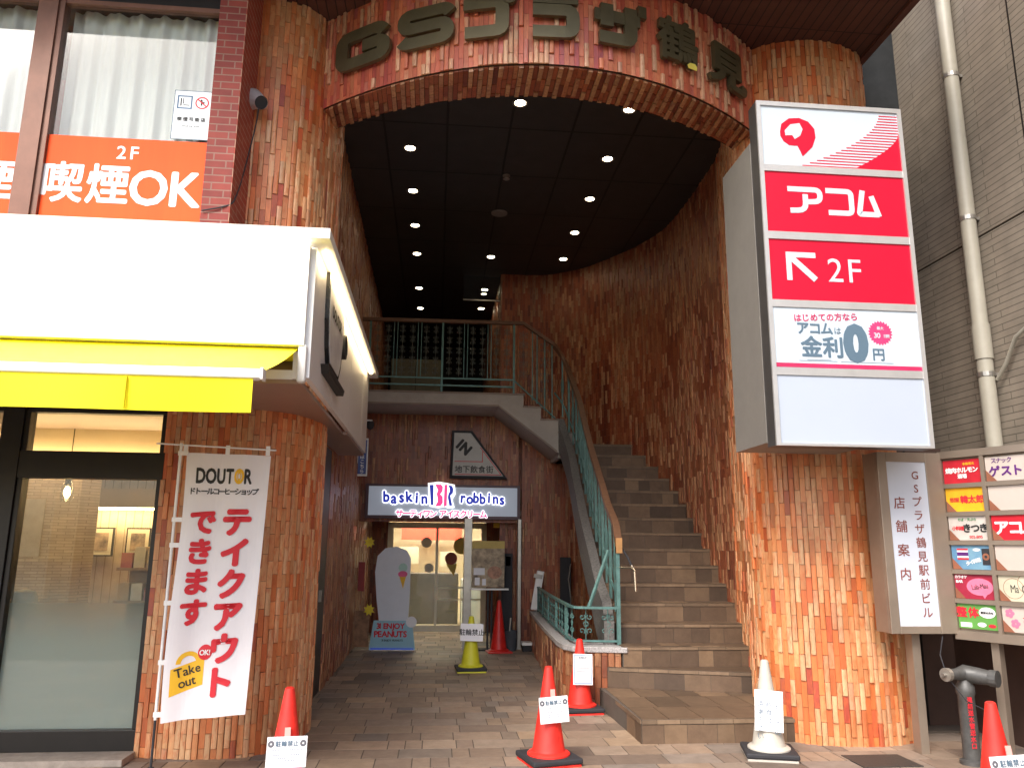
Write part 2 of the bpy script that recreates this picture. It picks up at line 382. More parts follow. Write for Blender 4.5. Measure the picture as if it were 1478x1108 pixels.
def tile_plane(mb,fr,W,H,row,widths,gap=.004,d=.004,prot=0,seed=1,clip=None):
    rr=random.Random(seed); v=0
    while v<H-.01:
        v1=min(v+row,H); u=-rr.random()*.3
        while u<W:
            w=rr.choice(widths); a=max(u,0); b=min(u+w,W); u+=w
            if b-a<.02: continue
            if clip and not clip((a+b)/2,(v+v1)/2): continue
            mb.poly(fr,[(a+gap/2,v+gap/2),(b-gap/2,v+gap/2),(b-gap/2,v1-gap/2),(a+gap/2,v1-gap/2)],0.0005,d+rr.random()*.0008,(rr.random(),prot,rr.random()))
        v=v1
# ============================================================ GROUND
g=MB().box((-60,-60,-.3),(60,60,-.012)).build('ground',M('asphalt',(.07,.068,.065),.9,var=.25,vs=8)); tag(g,kind='structure')
gp=MB().box((-6,-3,-.2),(9,17,0)).build('pavement',grout); tag(gp,kind='structure')
pv=MB(); tile_plane(pv,F((-6,1.5,0),(1,0,0),(0,1,0)),12,14.6,.28,(.14,.28,.28,.42,.42),gap=.009,seed=5)
pvo=pv.build('floor',T_FLOOR); tag(pvo,kind='structure')
# ============================================================ BUILDING
bld=thing('arcade_building','shopping building entrance clad in orange and brown vertical tile strips','building',(.9,7,0))
LP=[(-2.26,6.70),(-2.0,6.64),(-1.75,6.61),(-1.5,6.63),(-1.3,6.75),(-1.17,6.98),(-1.10,7.3),(-1.09,7.55),(-1.14,7.8),(-1.27,8.0)]
tile_wall(LP,0,6.6,bld,'pillar',T_OUT,label='left rounded pillar of orange tile strips')
RP=[(3.42,8.85),(3.3,8.25),(3.12,7.75),(2.985,7.35),(2.99,7.05),(3.12,6.84),(3.35,6.72),(3.65,6.67),(3.95,6.72),(4.2,6.85),(4.33,7.1),(4.35,7.4)]
tile_wall(RP,0,6.6,bld,'pillar',T_OUT,side=1,label='right rounded pillar of orange tile strips')
LW=[(-1.27,8.0),(-1.29,9.4)]
dp=MB().box((-1.4,8.02,0),(-1.262,9.45,2.7)).build('door',M('dark_steel_door',(.03,.027,.027),.5),bld)
MB().box((-1.262,9.0,1.0),(-1.235,9.05,1.12)).build('handle',steel,dp)
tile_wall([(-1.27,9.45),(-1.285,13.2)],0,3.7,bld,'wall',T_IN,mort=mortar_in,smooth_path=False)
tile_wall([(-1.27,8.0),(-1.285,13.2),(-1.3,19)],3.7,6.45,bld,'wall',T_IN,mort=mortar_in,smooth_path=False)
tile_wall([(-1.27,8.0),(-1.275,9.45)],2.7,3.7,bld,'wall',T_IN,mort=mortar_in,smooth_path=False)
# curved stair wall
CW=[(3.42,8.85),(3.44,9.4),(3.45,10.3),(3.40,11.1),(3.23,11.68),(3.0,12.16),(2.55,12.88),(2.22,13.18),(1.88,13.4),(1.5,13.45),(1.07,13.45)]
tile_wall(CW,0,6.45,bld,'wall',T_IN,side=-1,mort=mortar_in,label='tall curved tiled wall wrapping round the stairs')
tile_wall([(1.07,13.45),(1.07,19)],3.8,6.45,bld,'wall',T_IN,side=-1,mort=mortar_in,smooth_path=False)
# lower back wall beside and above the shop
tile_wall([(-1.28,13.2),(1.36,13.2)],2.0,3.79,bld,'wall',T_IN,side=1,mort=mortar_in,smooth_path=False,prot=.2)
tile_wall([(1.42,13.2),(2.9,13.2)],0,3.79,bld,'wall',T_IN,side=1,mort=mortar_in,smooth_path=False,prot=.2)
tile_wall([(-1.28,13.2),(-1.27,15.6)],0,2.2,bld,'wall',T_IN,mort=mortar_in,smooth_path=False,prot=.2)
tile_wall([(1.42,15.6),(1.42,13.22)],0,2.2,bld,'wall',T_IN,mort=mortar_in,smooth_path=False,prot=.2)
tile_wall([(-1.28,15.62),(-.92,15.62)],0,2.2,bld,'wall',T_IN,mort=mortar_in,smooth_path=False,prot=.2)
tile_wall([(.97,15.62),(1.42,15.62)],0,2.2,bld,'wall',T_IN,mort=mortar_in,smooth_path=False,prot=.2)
MB().box((-1.35,13.25,2.12),(1.5,15.7,2.2)).build('recess_ceiling',M('recess_ceiling',(.30,.25,.19),.7),bld)
MB().box((-1.8,5.9,6.45),(4.6,20,6.6)).build('ceiling',CEIL,bld) if False else MB().box((-1.6,6.9,6.45),(4.2,20,6.58)).build('ceiling',CEIL,bld)
MB().box((-1.35,19,3.7),(1.2,19.2,6.5)).build('back_wall',blackp,bld)
# bulging band over the arch
BX0,BX1=-1.21,3.10
def bY(x): return 5.98+.205*(x-.95)**2
def iY(x): return 6.45+.185*(x-.95)**2
BP=[(BX0+(BX1-BX0)*i/14,bY(BX0+(BX1-BX0)*i/14)) for i in range(15)]
tile_wall(BP,5.67,6.6,bld,'arch_band',T_BAND,side=1,prot=.40,w=.044,pd=.024,lens=(.26,))
# underside ribs
ub=MB(); um=MB(); n=100
for i in range(n):
    xa=BX0+(BX1-BX0)*i/n; xb=BX0+(BX1-BX0)*(i+1)/n; xm=(xa+xb)/2
    def pt(x,f,z): 
        y0=bY(x)-.012; y1=iY(x)+.0; return (x,y0+(y1-y0)*f,z)
    um.face([pt(xa,0,5.672),pt(xb,0,5.672),pt(xb,1,5.672),pt(xa,1,5.672)])
    f=.035
    while f<.97:
        h=rnd.choice((.3,.4,.55)); f1=min(.985,f+h); pr=(i%2==0) and rnd.random()<.8
        zz=5.66-(rnd.uniform(.010,.020) if pr else rnd.random()*.003)
        gx=(xb-xa)*.05
        c=(min(1,max(0,rnd.gauss(.4,.25))),rnd.uniform(.6,1) if pr else 0,rnd.random())
        A=[pt(xa+gx,f+.01,5.67),pt(xb-gx,f+.01,5.67),pt(xb-gx,f1-.01,5.67),pt(xa+gx,f1-.01,5.67)]
        B=[(p[0],p[1],zz) for p in A]
        ub.add(A+B,[(4,5,6,7),(0,1,5,4),(1,2,6,5),(2,3,7,6),(3,0,4,7)],c); f=f1
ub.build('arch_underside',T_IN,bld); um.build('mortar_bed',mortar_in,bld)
# inner face of the band up to the ceiling
ib=MB()
for i in range(24):
    xa=BX0+.05+(BX1-BX0-.1)*i/24; xb=BX0+.05+(BX1-BX0-.1)*(i+1)/24
    ib.face([(xa,iY(xa),5.66),(xb,iY(xb),5.66),(xb,iY(xb),6.5),(xa,iY(xa),6.5)])
ib.build('arch_inner_face',blackp,bld)
# soffit above everything
MB().box((-7,5.0,6.6),(4.25,8.2,6.75)).build('soffit',SOFF,bld)
MB().box((4.25,5.0,6.58),(4.32,7.4,6.9)).build('soffit_trim',M('dark_brown_trim',(.10,.035,.025),.6),bld)
MB().box((-7,6.95,6.75),(4.25,20,14)).build('upper_wall',B_FRONT,bld)
# brick pier and upper windows
MB().box((-1.965,6.10,3.0),(-1.745,6.62,6.6)).build('brick_pier',B_FRONT,bld)
MB().box((-1.745,6.102,3.0),(-1.737,6.68,6.6)).build('brick_pier_side',B_SIDE,bld)
MB().box((-7,6.18,6.1),(-1.965,6.5,6.6)).build('window_head',blackf,bld)
MB().box((-7,6.12,3.0),(-1.965,6.5,3.82)).build('window_sill_wall',B_FRONT,bld)
brf=M('brown_window_frame',(.16,.075,.05),.4,.3)
for k,(x0,x1) in enumerate(((-3.23,-1.965),(-4.9,-3.44))):
    wf=MB().box((x0,6.13,6.06),(x1,6.2,6.1)).box((x0,6.13,3.82),(x1,6.2,3.86))
    if k==0: wf.box((-3.33,6.10,3.82),(-3.275,6.24,6.1)).box((-3.275,6.12,3.82),(-3.23,6.22,6.1)).box((-3.44,6.12,3.82),(-3.33,6.22,6.1))
    w_=wf.build('window',brf,bld)
    w_['label']=('right' if k==0 else 'left')+' upper floor window with white curtain and orange film'
    MB().box((x0,6.165,3.86),(x1,6.17,6.06)).build('pane',GLASS,w_)
    cm=MB(); nn=120
    for i in range(nn):
        xa=x0+(x1-x0)*i/nn; xb=x0+(x1-x0)*(i+1)/nn
        fy=lambda x: 6.30+.022*math.sin(x*31)+.012*math.sin(x*67+1)
        cm.face([(xa,fy(xa),3.83),(xb,fy(xb),3.83),(xb,fy(xb),6.1),(xa,fy(xa),6.1)])
    cm.build('curtain',M('curtain_%d'%k,(.74,.75,.73),.9,var=.06,scale=(6,6,.5)),w_,smooth=True)
    fm=MB().box((x0+.002,6.154,3.86),(x1-.002,6.160,4.86)).build('orange_film',M('orange_film_%d'%k,(.92,.10,.02),.6,var=.12,vs=1.5,scale=(4,1,.3),spec=.2),w_)
    fr=F((0,6.154,0)); t=MB()
    if k==0:
        text(t,'喫煙',fr,-2.90,4.445,.365,bold=.02,adv=1.02,xs=.93); text(t,'OK',fr,-2.275,4.44,.42,bold=.02,xs=.92,track=.1)
        text(t,'2F',fr,-2.6,4.735,.16,bold=.012,track=.25)
    else: text(t,'煙',fr,-3.62,4.44,.36,bold=.02)
    t.build('lettering',whitep,fm)
    if k==0:
        fr=F((0,6.152,0)); ps=MB().fbox(fr,-2.275,-1.975,4.88,5.32,0,.004).build('notice',M('notice_sheet',(.72,.78,.80),.4,var=.04),w_)
        q=MB(); q.stroke(F((0,6.148,0)),[(-2.245,5.16),(-2.135,5.16),(-2.135,5.27),(-2.245,5.27)],.012,0,.001,closed=True)
        q.build('blue_pictogram_border',M('blue_ink',(.05,.13,.25),.5),ps)
        q=MB().ringf(F((0,6.148,0)),-2.05,5.215,.045,.056,0,.001); q.stroke(F((0,6.148,0)),[(-2.09,5.25),(-2.01,5.18)],.01,0,.002)
        q.build('prohibition_ring',redink,ps)
        q=MB(); f2=F((0,6.148,0)); text(q,'喫煙可能店',f2,-2.125,5.06,.038,bold=.02,adv=1.25); text(q,'Smoking area',f2,-2.125,5.0,.026)
        q.box((-2.24,6.147,4.92),(-2.02,6.148,4.923)).box((-2.25,6.147,4.905),(-2.01,6.148,4.908))
        q.fbox(f2,-2.225,-2.215,5.18,5.25,0,.001).fbox(f2,-2.205,-2.198,5.2,5.25,0,.001).fbox(f2,-2.2,-2.15,5.185,5.192,0,.001)
        q.stroke(f2,[(-2.055,5.19),(-2.055,5.225),(-2.03,5.215)],.012,0,.0005); q.disc(f2,-2.057,5.238,.009,0,.001,10)
        fr_=MB(); fr_.stroke(F((0,6.148,0)),[(-2.275,4.88),(-1.975,4.88),(-1.975,5.32),(-2.275,5.32)],.006,0,.001,closed=True)
        q.build('lettering',black,ps); fr_.build('border',dkgrey,ps)
# big sign letters on the band
def bandf(u,v,d):
    y=bY(u)-.014; dy=.41*(u-.95); n=V(dy,-1,0).normalized(); return V(u,y,v)+n*d
ls=thing('building_name_letters','dark olive metal characters naming the building across the tiled arch','sign letters',(.9,6,6.1))
def letter(strokes,u,w,h,wd,extra=None):
    cz=6.10; mb=MB()
    for k,st in enumerate(strokes): mb.stroke(bandf,[(u+(x-.5)*w,cz+(y-.5)*h) for x,y in st],wd,.035,.075+.0006*k,rc=.07)
    if extra: extra(mb,u,w,h,cz)
    return mb.build('letter',olive,ls)
c_=.14
letter([[(1,.80),(.88,.98),(.0,.98),(.0,.02),(1,.02),(1,.50),(.50,.50)]],-.76,.40,.29,.118)
letter([[(1.06,.84),(.96,1.0),(.0,1.0),(.0,.52),(1.0,.52),(1.0,.02),(.06,.02),(-.04,.16)]],-.19,.38,.29,.112)
letter([[(-.08,.95),(.88,.95),(.88,.02),(-.03,.02)]],.33,.34,.30,.112,lambda mb,u,w,h,cz: mb.ringf(bandf,u+.19,cz+.17,.022,.062,.035,.084,18))
letter([[(-.05,1.04),(1.08,1.04)],[(-.05,.66),(.95,.66),(.95,.0),(-.05,.0)]],.90,.34,.32,.112)
letter([[(-.06,.70),(1.0,.70)],[(.22,1.06),(.22,.36)],[(.78,1.06),(.78,.0),(.04,.0)],[(.96,1.04),(1.16,1.04)]],1.46,.39,.31,.115)
tm=MB(); text(tm,'鶴',bandf,2.04,6.10,.46,bold=.020,d0=.035,d1=.075,xs=.95); tm.build('letter',olive,ls)
tm=MB(); text(tm,'見',bandf,2.62,6.10,.45,bold=.030,d0=.035,d1=.075,xs=1.1); tm.build('letter',olive,ls)
tm=MB().poly(bandf,[(2.13,5.87),(2.22,5.875),(2.225,5.91),(2.205,5.935),(2.15,5.93),(2.12,5.90)],.076,.08).build('yellow_patch',M('yellow_patch',(.80,.68,.12),.6),ls)
# downlights
warm=emis('downlight_glow',(1,.82,.55),18)
ptype=None
rows=[('left',-.455,[9.0,10.2,11.4,12.6,14.4,15.7]),('middle',.80,[7.85,12.6,14.35,15.57]),('right',2.04,[7.85,9.0,10.18,11.4,12.56])]
ordn=['first','second','third','fourth','fifth','sixth']
for rn,x,ys in rows:
    for i,y in enumerate(ys):
        lab='round recessed downlight in black ceiling, %s from the street in the %s row'%(ordn[i],rn)
        if ptype is None:
            t=thing('ceiling_downlight',lab,'ceiling light',(0,0,0),'downlights in the black ceiling')
            MB().lathe([(.085,.004),(.092,.0),(.092,-.008),(.068,-.008),(.066,-.003)],n=24).build('trim_ring',M('trim',(.16,.15,.14),.4,.5),t)
            MB().lathe([(.064,-.002),(.05,-.006),(.01,-.0095)],n=20).build('lamp',warm,t)
            ptype=t
        else: t=copy_tree(ptype)
        t['label']=lab; t.location=(x,y,6.449)
sp=thing('ceiling_speaker','round pale ceiling speaker on the black ceiling between the middle and right downlights','speaker',(.80,10.8,6.449))
MB().lathe([(.12,0),(.12,-.012),(.1,-.02),(.02,-.022)],(.80,10.8,6.449),24).build('grille',M('pale_grille',(.20,.19,.18),.7),sp)
sp=thing('sprinkler_head','tiny ceiling sprinkler head nearer the street than the ceiling speaker','sprinkler',(.80,9.6,6.449))
MB().lathe([(.05,0),(.05,-.01),(.02,-.015),(.02,-.05),(.045,-.052),(.04,-.056)],(.80,9.6,6.449),16).build('head',steel,sp)
dc=thing('ceiling_hatch','pale square glass smoke screen hanging from ceiling at the back corridor','smoke screen',(.8,13.6,6.3))
MB().box((.37,13.6,6.0),(1.06,13.61,6.449)).build('screen_pane',glass('smoke_glass',(.75,.8,.78),.8,.06),dc); MB().box((.37,13.59,5.98),(1.06,13.62,6.0)).build('edge_trim',steel,dc)
# ============================================================ STAIRS
st=thing('staircase','brown tiled staircase rising and turning left to an upper landing','staircase',(2.6,7,0))
def step_obj(x0,x1,y0,y1,ztop,zb,seed):
    b=MB().box((x0,y0,zb),(x1,y1,ztop)); s=b.build('step',grout,st)
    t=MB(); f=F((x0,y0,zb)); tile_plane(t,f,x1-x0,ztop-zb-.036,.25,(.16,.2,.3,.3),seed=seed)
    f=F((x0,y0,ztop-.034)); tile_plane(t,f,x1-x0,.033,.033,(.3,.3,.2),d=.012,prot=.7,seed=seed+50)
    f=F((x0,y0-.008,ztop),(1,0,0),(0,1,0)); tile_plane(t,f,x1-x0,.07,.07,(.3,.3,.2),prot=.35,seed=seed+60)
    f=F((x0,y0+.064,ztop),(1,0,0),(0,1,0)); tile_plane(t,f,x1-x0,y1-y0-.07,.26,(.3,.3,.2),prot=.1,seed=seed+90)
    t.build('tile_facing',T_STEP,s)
# first broad step (polygon)
pts=[(1.76,6.86),(3.6,6.86),(3.6,9),(1.72,9),(1.72,8.3)]
b=MB(); b.poly(F((0,0,0),(1,0,0),(0,1,0)),pts,0,.194); s1=b.build('step',grout,st)
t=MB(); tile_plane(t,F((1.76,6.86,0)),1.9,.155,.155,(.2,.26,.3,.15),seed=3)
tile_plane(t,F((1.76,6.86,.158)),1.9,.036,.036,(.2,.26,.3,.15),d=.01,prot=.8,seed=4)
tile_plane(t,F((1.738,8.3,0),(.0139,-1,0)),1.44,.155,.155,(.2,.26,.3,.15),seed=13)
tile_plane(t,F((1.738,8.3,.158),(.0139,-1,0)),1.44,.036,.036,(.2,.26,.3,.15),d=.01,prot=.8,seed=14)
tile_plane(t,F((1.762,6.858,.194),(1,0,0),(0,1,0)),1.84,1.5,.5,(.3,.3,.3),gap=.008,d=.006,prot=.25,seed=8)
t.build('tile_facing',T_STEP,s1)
XL={2:1.80,3:1.98,4:2.03,5:2.08,6:2.13,7:2.18,8:2.22,9:2.25,10:2.27,11:2.28,12:2.28,13:2.27,14:2.25,15:2.20,16:2.10}
# second step, slightly skewed front
fr2=F((1.80,8.36,0),(1.5,-.42,0)); L=1.70
b=MB(); b.poly(F((0,0,0),(1,0,0),(0,1,0)),[(1.80,8.36),(3.4,7.91),(3.6,7.9),(3.6,9.2),(1.80,9.2)],.15,.396); s2=b.build('step',grout,st)
t=MB(); tile_plane(t,F((1.80,8.36,.2),(1.6,-.45,0)),L,.16,.16,(.2,.3,.34,.26),seed=21); tile_plane(t,F((1.80,8.36,.362),(1.6,-.45,0)),L,.034,.034,(.3,.2),d=.012,prot=.7,seed=22)
t.poly(F((0,0,.396),(1,0,0),(0,1,0)),[(1.8,8.36),(3.4,7.91),(3.5,8.36),(1.8,8.4)],.001,.004,(.3,.1,.4))
t.build('tile_facing',T_STEP,s2)
for n_ in range(3,17):
    y0=7.5+.285*n_; y1=y0+.30 if n_<16 else 13.4
    step_obj(1.96,3.62,y0,y1,.2*n_,.2*n_-.2 if n_<16 else .2*n_-.2,100+n_)
MB().box((1.90,12.3,3.0),(3.6,13.4,3.196)).build('mid_landing',concrete,st)
# upper flight and landing: saw-tooth string, prism in XZ
fr=F((0,12.2,0))
prof=[(-1.27,4.0),(-1.27,3.79),(.92,3.79),(1.86,3.12),(2.06,3.0),(2.06,3.19),(1.90,3.2),(1.90,3.4),(1.62,3.4),(1.62,3.6),(1.33,3.6),(1.33,3.8),(1.33,4.0)]
prof=[(-1.27,4.0),(-1.27,3.79),(.92,3.79),(1.86,3.08),(2.10,3.0),(2.10,3.2),(2.16,3.2),(2.16,3.4),(1.89,3.4),(1.89,3.6),(1.61,3.6),(1.61,3.8),(1.33,3.8),(1.33,4.0)]
MB().poly(fr,prof,-1.0,0).build('upper_flight',concrete,st)
b=MB()
for x0,x1,z in ((-1.27,1.35,4.0),(1.32,1.63,3.8),(1.60,1.91,3.6),(1.88,2.1,3.4)): b.box((x0,12.185,z-.018),(x1,12.35,z+.006))
b.stroke(F((0,12.2,0)),[(-1.27,3.802),(.925,3.802),(1.865,3.095)],.022,0,.012)
b.build('edge_trim',M('trim_stone',(.22,.17,.14),.6),st)
MB().box((-1.27,13.2,3.88),(1.07,19.1,3.99)).build('upper_floor',BROWNW,st)
cbn=thing('landing_cabinet','dull beige low cabinet on the upper landing behind the railing','cabinet',(-.45,14,4)); MB().box((-.9,14.0,4.0),(0.0,14.3,4.95)).build('carcass',M('dull_beige',(.13,.12,.075),.6),cbn,bevel=.01); MB().box((-.455,13.992,4.05),(-.445,14.0,4.9)).build('door_gap',blackf,cbn)
# curved granite string under the rail
rail=[(1.81,12.2,4.84),(2.0,12.28,4.60),(2.10,12.05,4.18),(2.11,11.58,3.83),(2.07,10.9,3.34),(2.03,10.2,2.85),(2.01,9.5,2.36),(2.0,9.12,2.08),(2.01,8.82,1.88),(1.98,8.55,1.68)]
def smooth3(P,k=6):
    P=[Vector(p) for p in P]; Q=[]
    for i in range(len(P)-1):
        p0=P[max(i-1,0)];p1=P[i];p2=P[i+1];p3=P[min(i+2,len(P)-1)]
        for j in range(k):
            t=j/k; Q.append(.5*((2*p1)+(p2-p0)*t+(2*p0-5*p1+4*p2-p3)*t*t+(3*p1-p0-3*p2+p3)*t**3))
    Q.append(P[-1]); return Q
RS=smooth3(rail)
# string follows inner side of the rail
sp_=[(p.x-.06,p.y,p.z-.93) for p in RS if p.y<12.24 and p.x>1.9]
gm=MB(); 
for i in range(len(sp_)-1):
    a,b_=Vector(sp_[i]),Vector(sp_[i+1]); th=.11
    fa=(i/(len(sp_)-1)); fb=((i+1)/(len(sp_)-1))
    da=.36+.12*fa; db=.36+.12*fb
    q=[(a.x-th,a.y,max(0,a.z-da)),(b_.x-th,b_.y,max(0,b_.z-db)),(b_.x-th,b_.y,b_.z+.08),(a.x-th,a.y,a.z+.08),(a.x,a.y,max(0,a.z-da)),(b_.x,b_.y,max(0,b_.z-db)),(b_.x,b_.y,b_.z+.08),(a.x,a.y,a.z+.08)]
    gm.add(q,[(0,1,2,3),(7,6,5,4),(3,2,6,7),(0,4,5,1)]+([(0,3,7,4)] if i==0 else [])+([(1,5,6,2)] if i==len(sp_)-2 else []))
gm.build('granite_string',M('grey_granite',(.13,.125,.12),.6,var=.5,vs=45),st)
# ---- railing
rl=thing('stair_railing','green wrought iron railing with brown wooden handrail along landing and stairs','railing',(1.2,11.4,3.8))
top=[(-1.27,12.2,5.15),(1.32,12.2,5.17)]+[tuple(p) for p in RS]
MB().sweep(top,.08,.055).build('handrail',wood,rl,smooth=False,bevel=.008)
MB().box((1.945,8.50,1.55),(2.012,8.56,1.71)).build('handrail_end',woodend,rl)
b=MB(); y=12.2
for x in (-1.13,.02,1.17): b.box((x-.016,y-.016,4.0),(x+.016,y+.016,5.14))
b.box((-1.27,y-.011,4.21),(1.17,y+.011,4.235)).box((-1.27,y-.011,4.095),(1.17,y+.011,4.12))
for x in (-.755,-.70,-.375,-.32,.365,.42,.745,.80): b.box((x-.006,y-.006,4.23),(x+.006,y+.006,5.13))
for (x,z0,z1) in ((1.47,3.9,5.05),(1.545,3.85,5.0),(1.67,3.75,4.92),(1.79,3.6,4.85)): b.box((x-.008,y-.008,z0),(x+.008,y+.008,z1))
b.tube([(1.17,12.2,4.22),(1.84,12.2,3.62)],.014,6)
bm=b.build('iron_posts',green,rl)
# ornamental scroll panels
def scroll_panel(mb,fr,u0,u1,v0,v1,nv,r=.0042):
    w=u1-u0; h=(v1-v0)/nv; cu=(u0+u1)/2
    mb.tube([fr(cu,v0),fr(cu,v1)],r,4)
    for k in range(nv):
        cv=v0+h*(k+.5)
        for su in (-1,1):
            for sv in (-1,1):
                c=(cu+su*w*.2,cv+sv*h*.22); rr=min(w*.16,h*.2)
                pts=[fr(c[0]+rr*(1-.09*j)*math.cos(a),c[1]+rr*(1-.09*j)*math.sin(a)) for j in range(10) for a in [math.atan2(sv,-su)+su*sv*j*.72]]
                mb.tube(pts,r,4,caps=False)
        q=min(w,h)*.12
        mb.tube([fr(cu+q*math.cos(a),cv+q*math.sin(a)) for a in [i*math.pi/4 for i in range(9)]],r,4,caps=False)
ironth=M('pale_green_iron',(.15,.175,.16),.5,.3,var=.25)
fp=F((0,12.2,0)); xs=[-1.13,-.73,-.35,.02,.395,.77,1.17]
for i in range(len(xs)-1):
    m=MB(); 
    for q in (0,1):
        mid=(xs[i]+xs[i+1])/2; a,b_=((xs[i]+.035,mid-.004),(mid+.004,xs[i+1]-.035))[q]; scroll_panel(m,fp,a,b_,4.26,5.1,5)
    m.build('scroll_panel',ironth,rl)
m=MB(); scroll_panel(m,fp,1.20,1.45,4.25,5.05,5); m.build('scroll_panel',ironth,rl)
m=MB(); scroll_panel(m,fp,1.56,1.78,3.9,4.9,4); m.build('scroll_panel',ironth,rl)
# balusters down the stair
acc=0; k=0; bal=MB(); low=[]
for i in range(len(RS)-1):
    d=(RS[i+1]-RS[i]).length; acc+=d; p=RS[i+1]; low.append((p.x,p.y,p.z-.78))
    if acc>.23:
        acc=0; k+=1; q=.011 if k%2 else .016
        bal.box((p.x-q,p.y-q,p.z-1.0),(p.x+q,p.y+q,p.z-.02))
        if k%2:
            f_=F((p.x,p.y,p.z-.5),(.25,-1,0)); 
            for s_ in (-1,1):
                bal.tube([f_(s_*.05*math.sin(a),.16*math.cos(a)) for a in [j*math.pi/6 for j in range(7)]],.006,4)
bal.build('balusters',green,rl); MB().tube(low,.014,6).build('lower_rail',green,rl)
b=MB().box((1.945,8.52,.60),(1.985,8.56,1.62)).tube([(1.66,8.62,.98),(1.88,8.60,1.58)],.022,6).build('end_posts',green,rl)
gr=thing('grab_handle','thin curved metal grab handle at the foot of the stair handrail','handrail',(2.02,8.5,1.2))
MB().tube([(2.02,8.6,1.62),(2.06,8.45,1.50),(2.08,8.38,1.42)],.012,6).build('grip',rubber,gr)
MB().tube([(2.08,8.38,1.42),(2.10,8.33,1.36),(2.105,8.32,1.16)],.013,8).tube([(1.97,8.54,1.40),(2.09,8.36,1.40)],.006,6).build('bar',M('brass',(.62,.55,.45),.25,.9),gr)
# ============================================================ PLANTER WALL round the basement stairs
pw=thing('basement_stairwell_wall','low tiled wall with speckled granite coping and green scroll railing beside the stairs','low wall',(1.6,10,0))
tile_wall([(1.60,13.15),(1.47,10.8),(1.40,9.0),(1.43,8.62),(1.6,8.45),(1.95,8.38)],0,.54,pw,'tiled_face',T_IN,side=1,mort=mortar_in,w=.07)
cp=[(1.55,13.15),(1.43,10.8),(1.36,9.0),(1.375,8.64),(1.45,8.46),(1.6,8.40),(2.0,8.33),(2.06,8.40),(2.06,8.72),(1.70,8.76),(1.62,8.84),(1.60,9.0),(1.67,10.8),(1.79,13.15)]
MB().poly(F((0,0,.54),(1,0,0),(0,1,0)),cp,0,.055).build('coping',granite,pw,bevel=.006)
MB().box((1.6,8.74,0),(2.2,13.1,.08)).build('stairwell_darkness',blackp,pw)  # black slab stands in for the darkness of the open stairwell below
MB().box((1.62,8.55,.0),(2.0,8.72,.54)).build('core',mortar_in,pw)
g_=MB(); path=[(1.66,12.9),(1.55,10.8),(1.49,9.0),(1.50,8.72),(1.56,8.60),(1.97,8.54)]
RP2=[Vector(p) for p in resample(path,.12)]
g_.sweep([(p.x,p.y,.975) for p in RP2],.04,.025).sweep([(p.x,p.y,.635) for p in RP2],.03,.02)
for i,p in enumerate(RP2):
    if i%8==0 or i==len(RP2)-1: g_.box((p.x-.014,p.y-.014,.59),(p.x+.014,p.y+.014,.97))
g_.build('rails',green,pw)
g_=MB()
for i in range(len(RP2)-1):
    a,b_=RP2[i],RP2[i+1]; 
    if i%2==0 and i+1<len(RP2)-1:
        c=RP2[i+2] if i+2<len(RP2) else b_; f_=F((a.x,a.y,.64),(c.x-a.x,c.y-a.y,0)); scroll_panel(g_,f_,.01,(c-a).length-.01,0,.33,1,.0058)
g_.build('scroll_panels',green,pw)
# white board and black board behind planter rail
ub_=thing('folded_board','narrow white board leaning behind the low stairwell railing','board',(1.6,12.7,.6))
f_=F((1.60,12.95,.62),(.985,0,-.17),(.17,0,.985)); MB().fbox(f_,-.06,.06,0,.62,0,.03).build('panel',whitep,ub_,bevel=.01); MB().fbox(f_,-.1,.04,.50,.56,.03,.05).build('clip',steel,ub_)
ub_=thing('black_board','tall narrow black board standing against tiled wall behind the stairwell','board',(2.1,12.8,.1))
MB().box((2.02,12.9,.1),(2.2,12.95,1.45)).build('panel',rubber,ub_,bevel=.01); MB().tube([(2.17,12.88,.5),(2.19,12.88,.8),(2.15,12.88,1.1),(2.19,12.88,1.35)],.01,6).build('edge_strip',steel,ub_)
# ============================================================ ICE CREAM SHOP
sf=thing('shop_doors','cream framed glass sliding doors of the ice cream shop at the passage end','door',(0,15.5,0))
crm=M('cream_frame',(.74,.70,.56),.4,.2,var=.06)
MB().box((-.93,15.56,0),(-.87,15.62,2.06)).box((.93,15.56,0),(.985,15.62,2.06)).box((-.93,15.56,2.0),(.985,15.62,2.06)).build('frame',crm,sf)
for x0,x1,y in ((-.87,.05,15.57),(.0,.93,15.53)):
    d=MB().box((x0,y,.02),(x0+.05,y+.03,2)).box((x1-.05,y,.02),(x1,y+.03,2)).box((x0+.05,y,.02),(x1-.05,y+.03,.14)).box((x0+.05,y,1.95),(x1-.05,y+.03,2)).build('door',crm,sf)
    MB().box((x0+.05,y+.013,.14),(x1-.05,y+.017,1.95)).build('pane',GLASS,d)
    if x0>-.1:
        MB().box((x0+.05,y-.004,.82),(x1-.05,y,.85)).box((x0+.05,y-.004,.60),(x1-.05,y,.63)).build('push_bar',crm,d)
        k=MB(); fd=F((0,y-.006,0))
        for (cu,cv,r) in ((.30,1.38,.12),): k.disc(fd,cu,cv,r,0,.004,18)
        k.build('red_sticker',M('dark_red_sticker',(.35,.06,.03),.5),d)
        k=MB(); k.poly(fd,[(.2,1.28),(.42,1.28),(.36,1.05)],0,.003); k.disc(fd,.5,1.62,.16,0,.0025,18); k.disc(fd,.68,1.33,.1,0,.002,18); k.build('yellow_sticker',M('yellow_sticker',(.75,.55,.10),.5),d)
    else:
        k=MB(); fd=F((0,y-.006,0)); k.disc(fd,-.18,1.68,.1,0,.003,16).disc(fd,-.12,1.2,.09,0,.003,16); k.build('grey_sticker',M('pale_sticker',(.75,.70,.58),.5),d)
sh=thing('ice_cream_shop_interior','lit ice cream shop room with red lit menu panel behind the glass doors','shop room',(0,18,0))
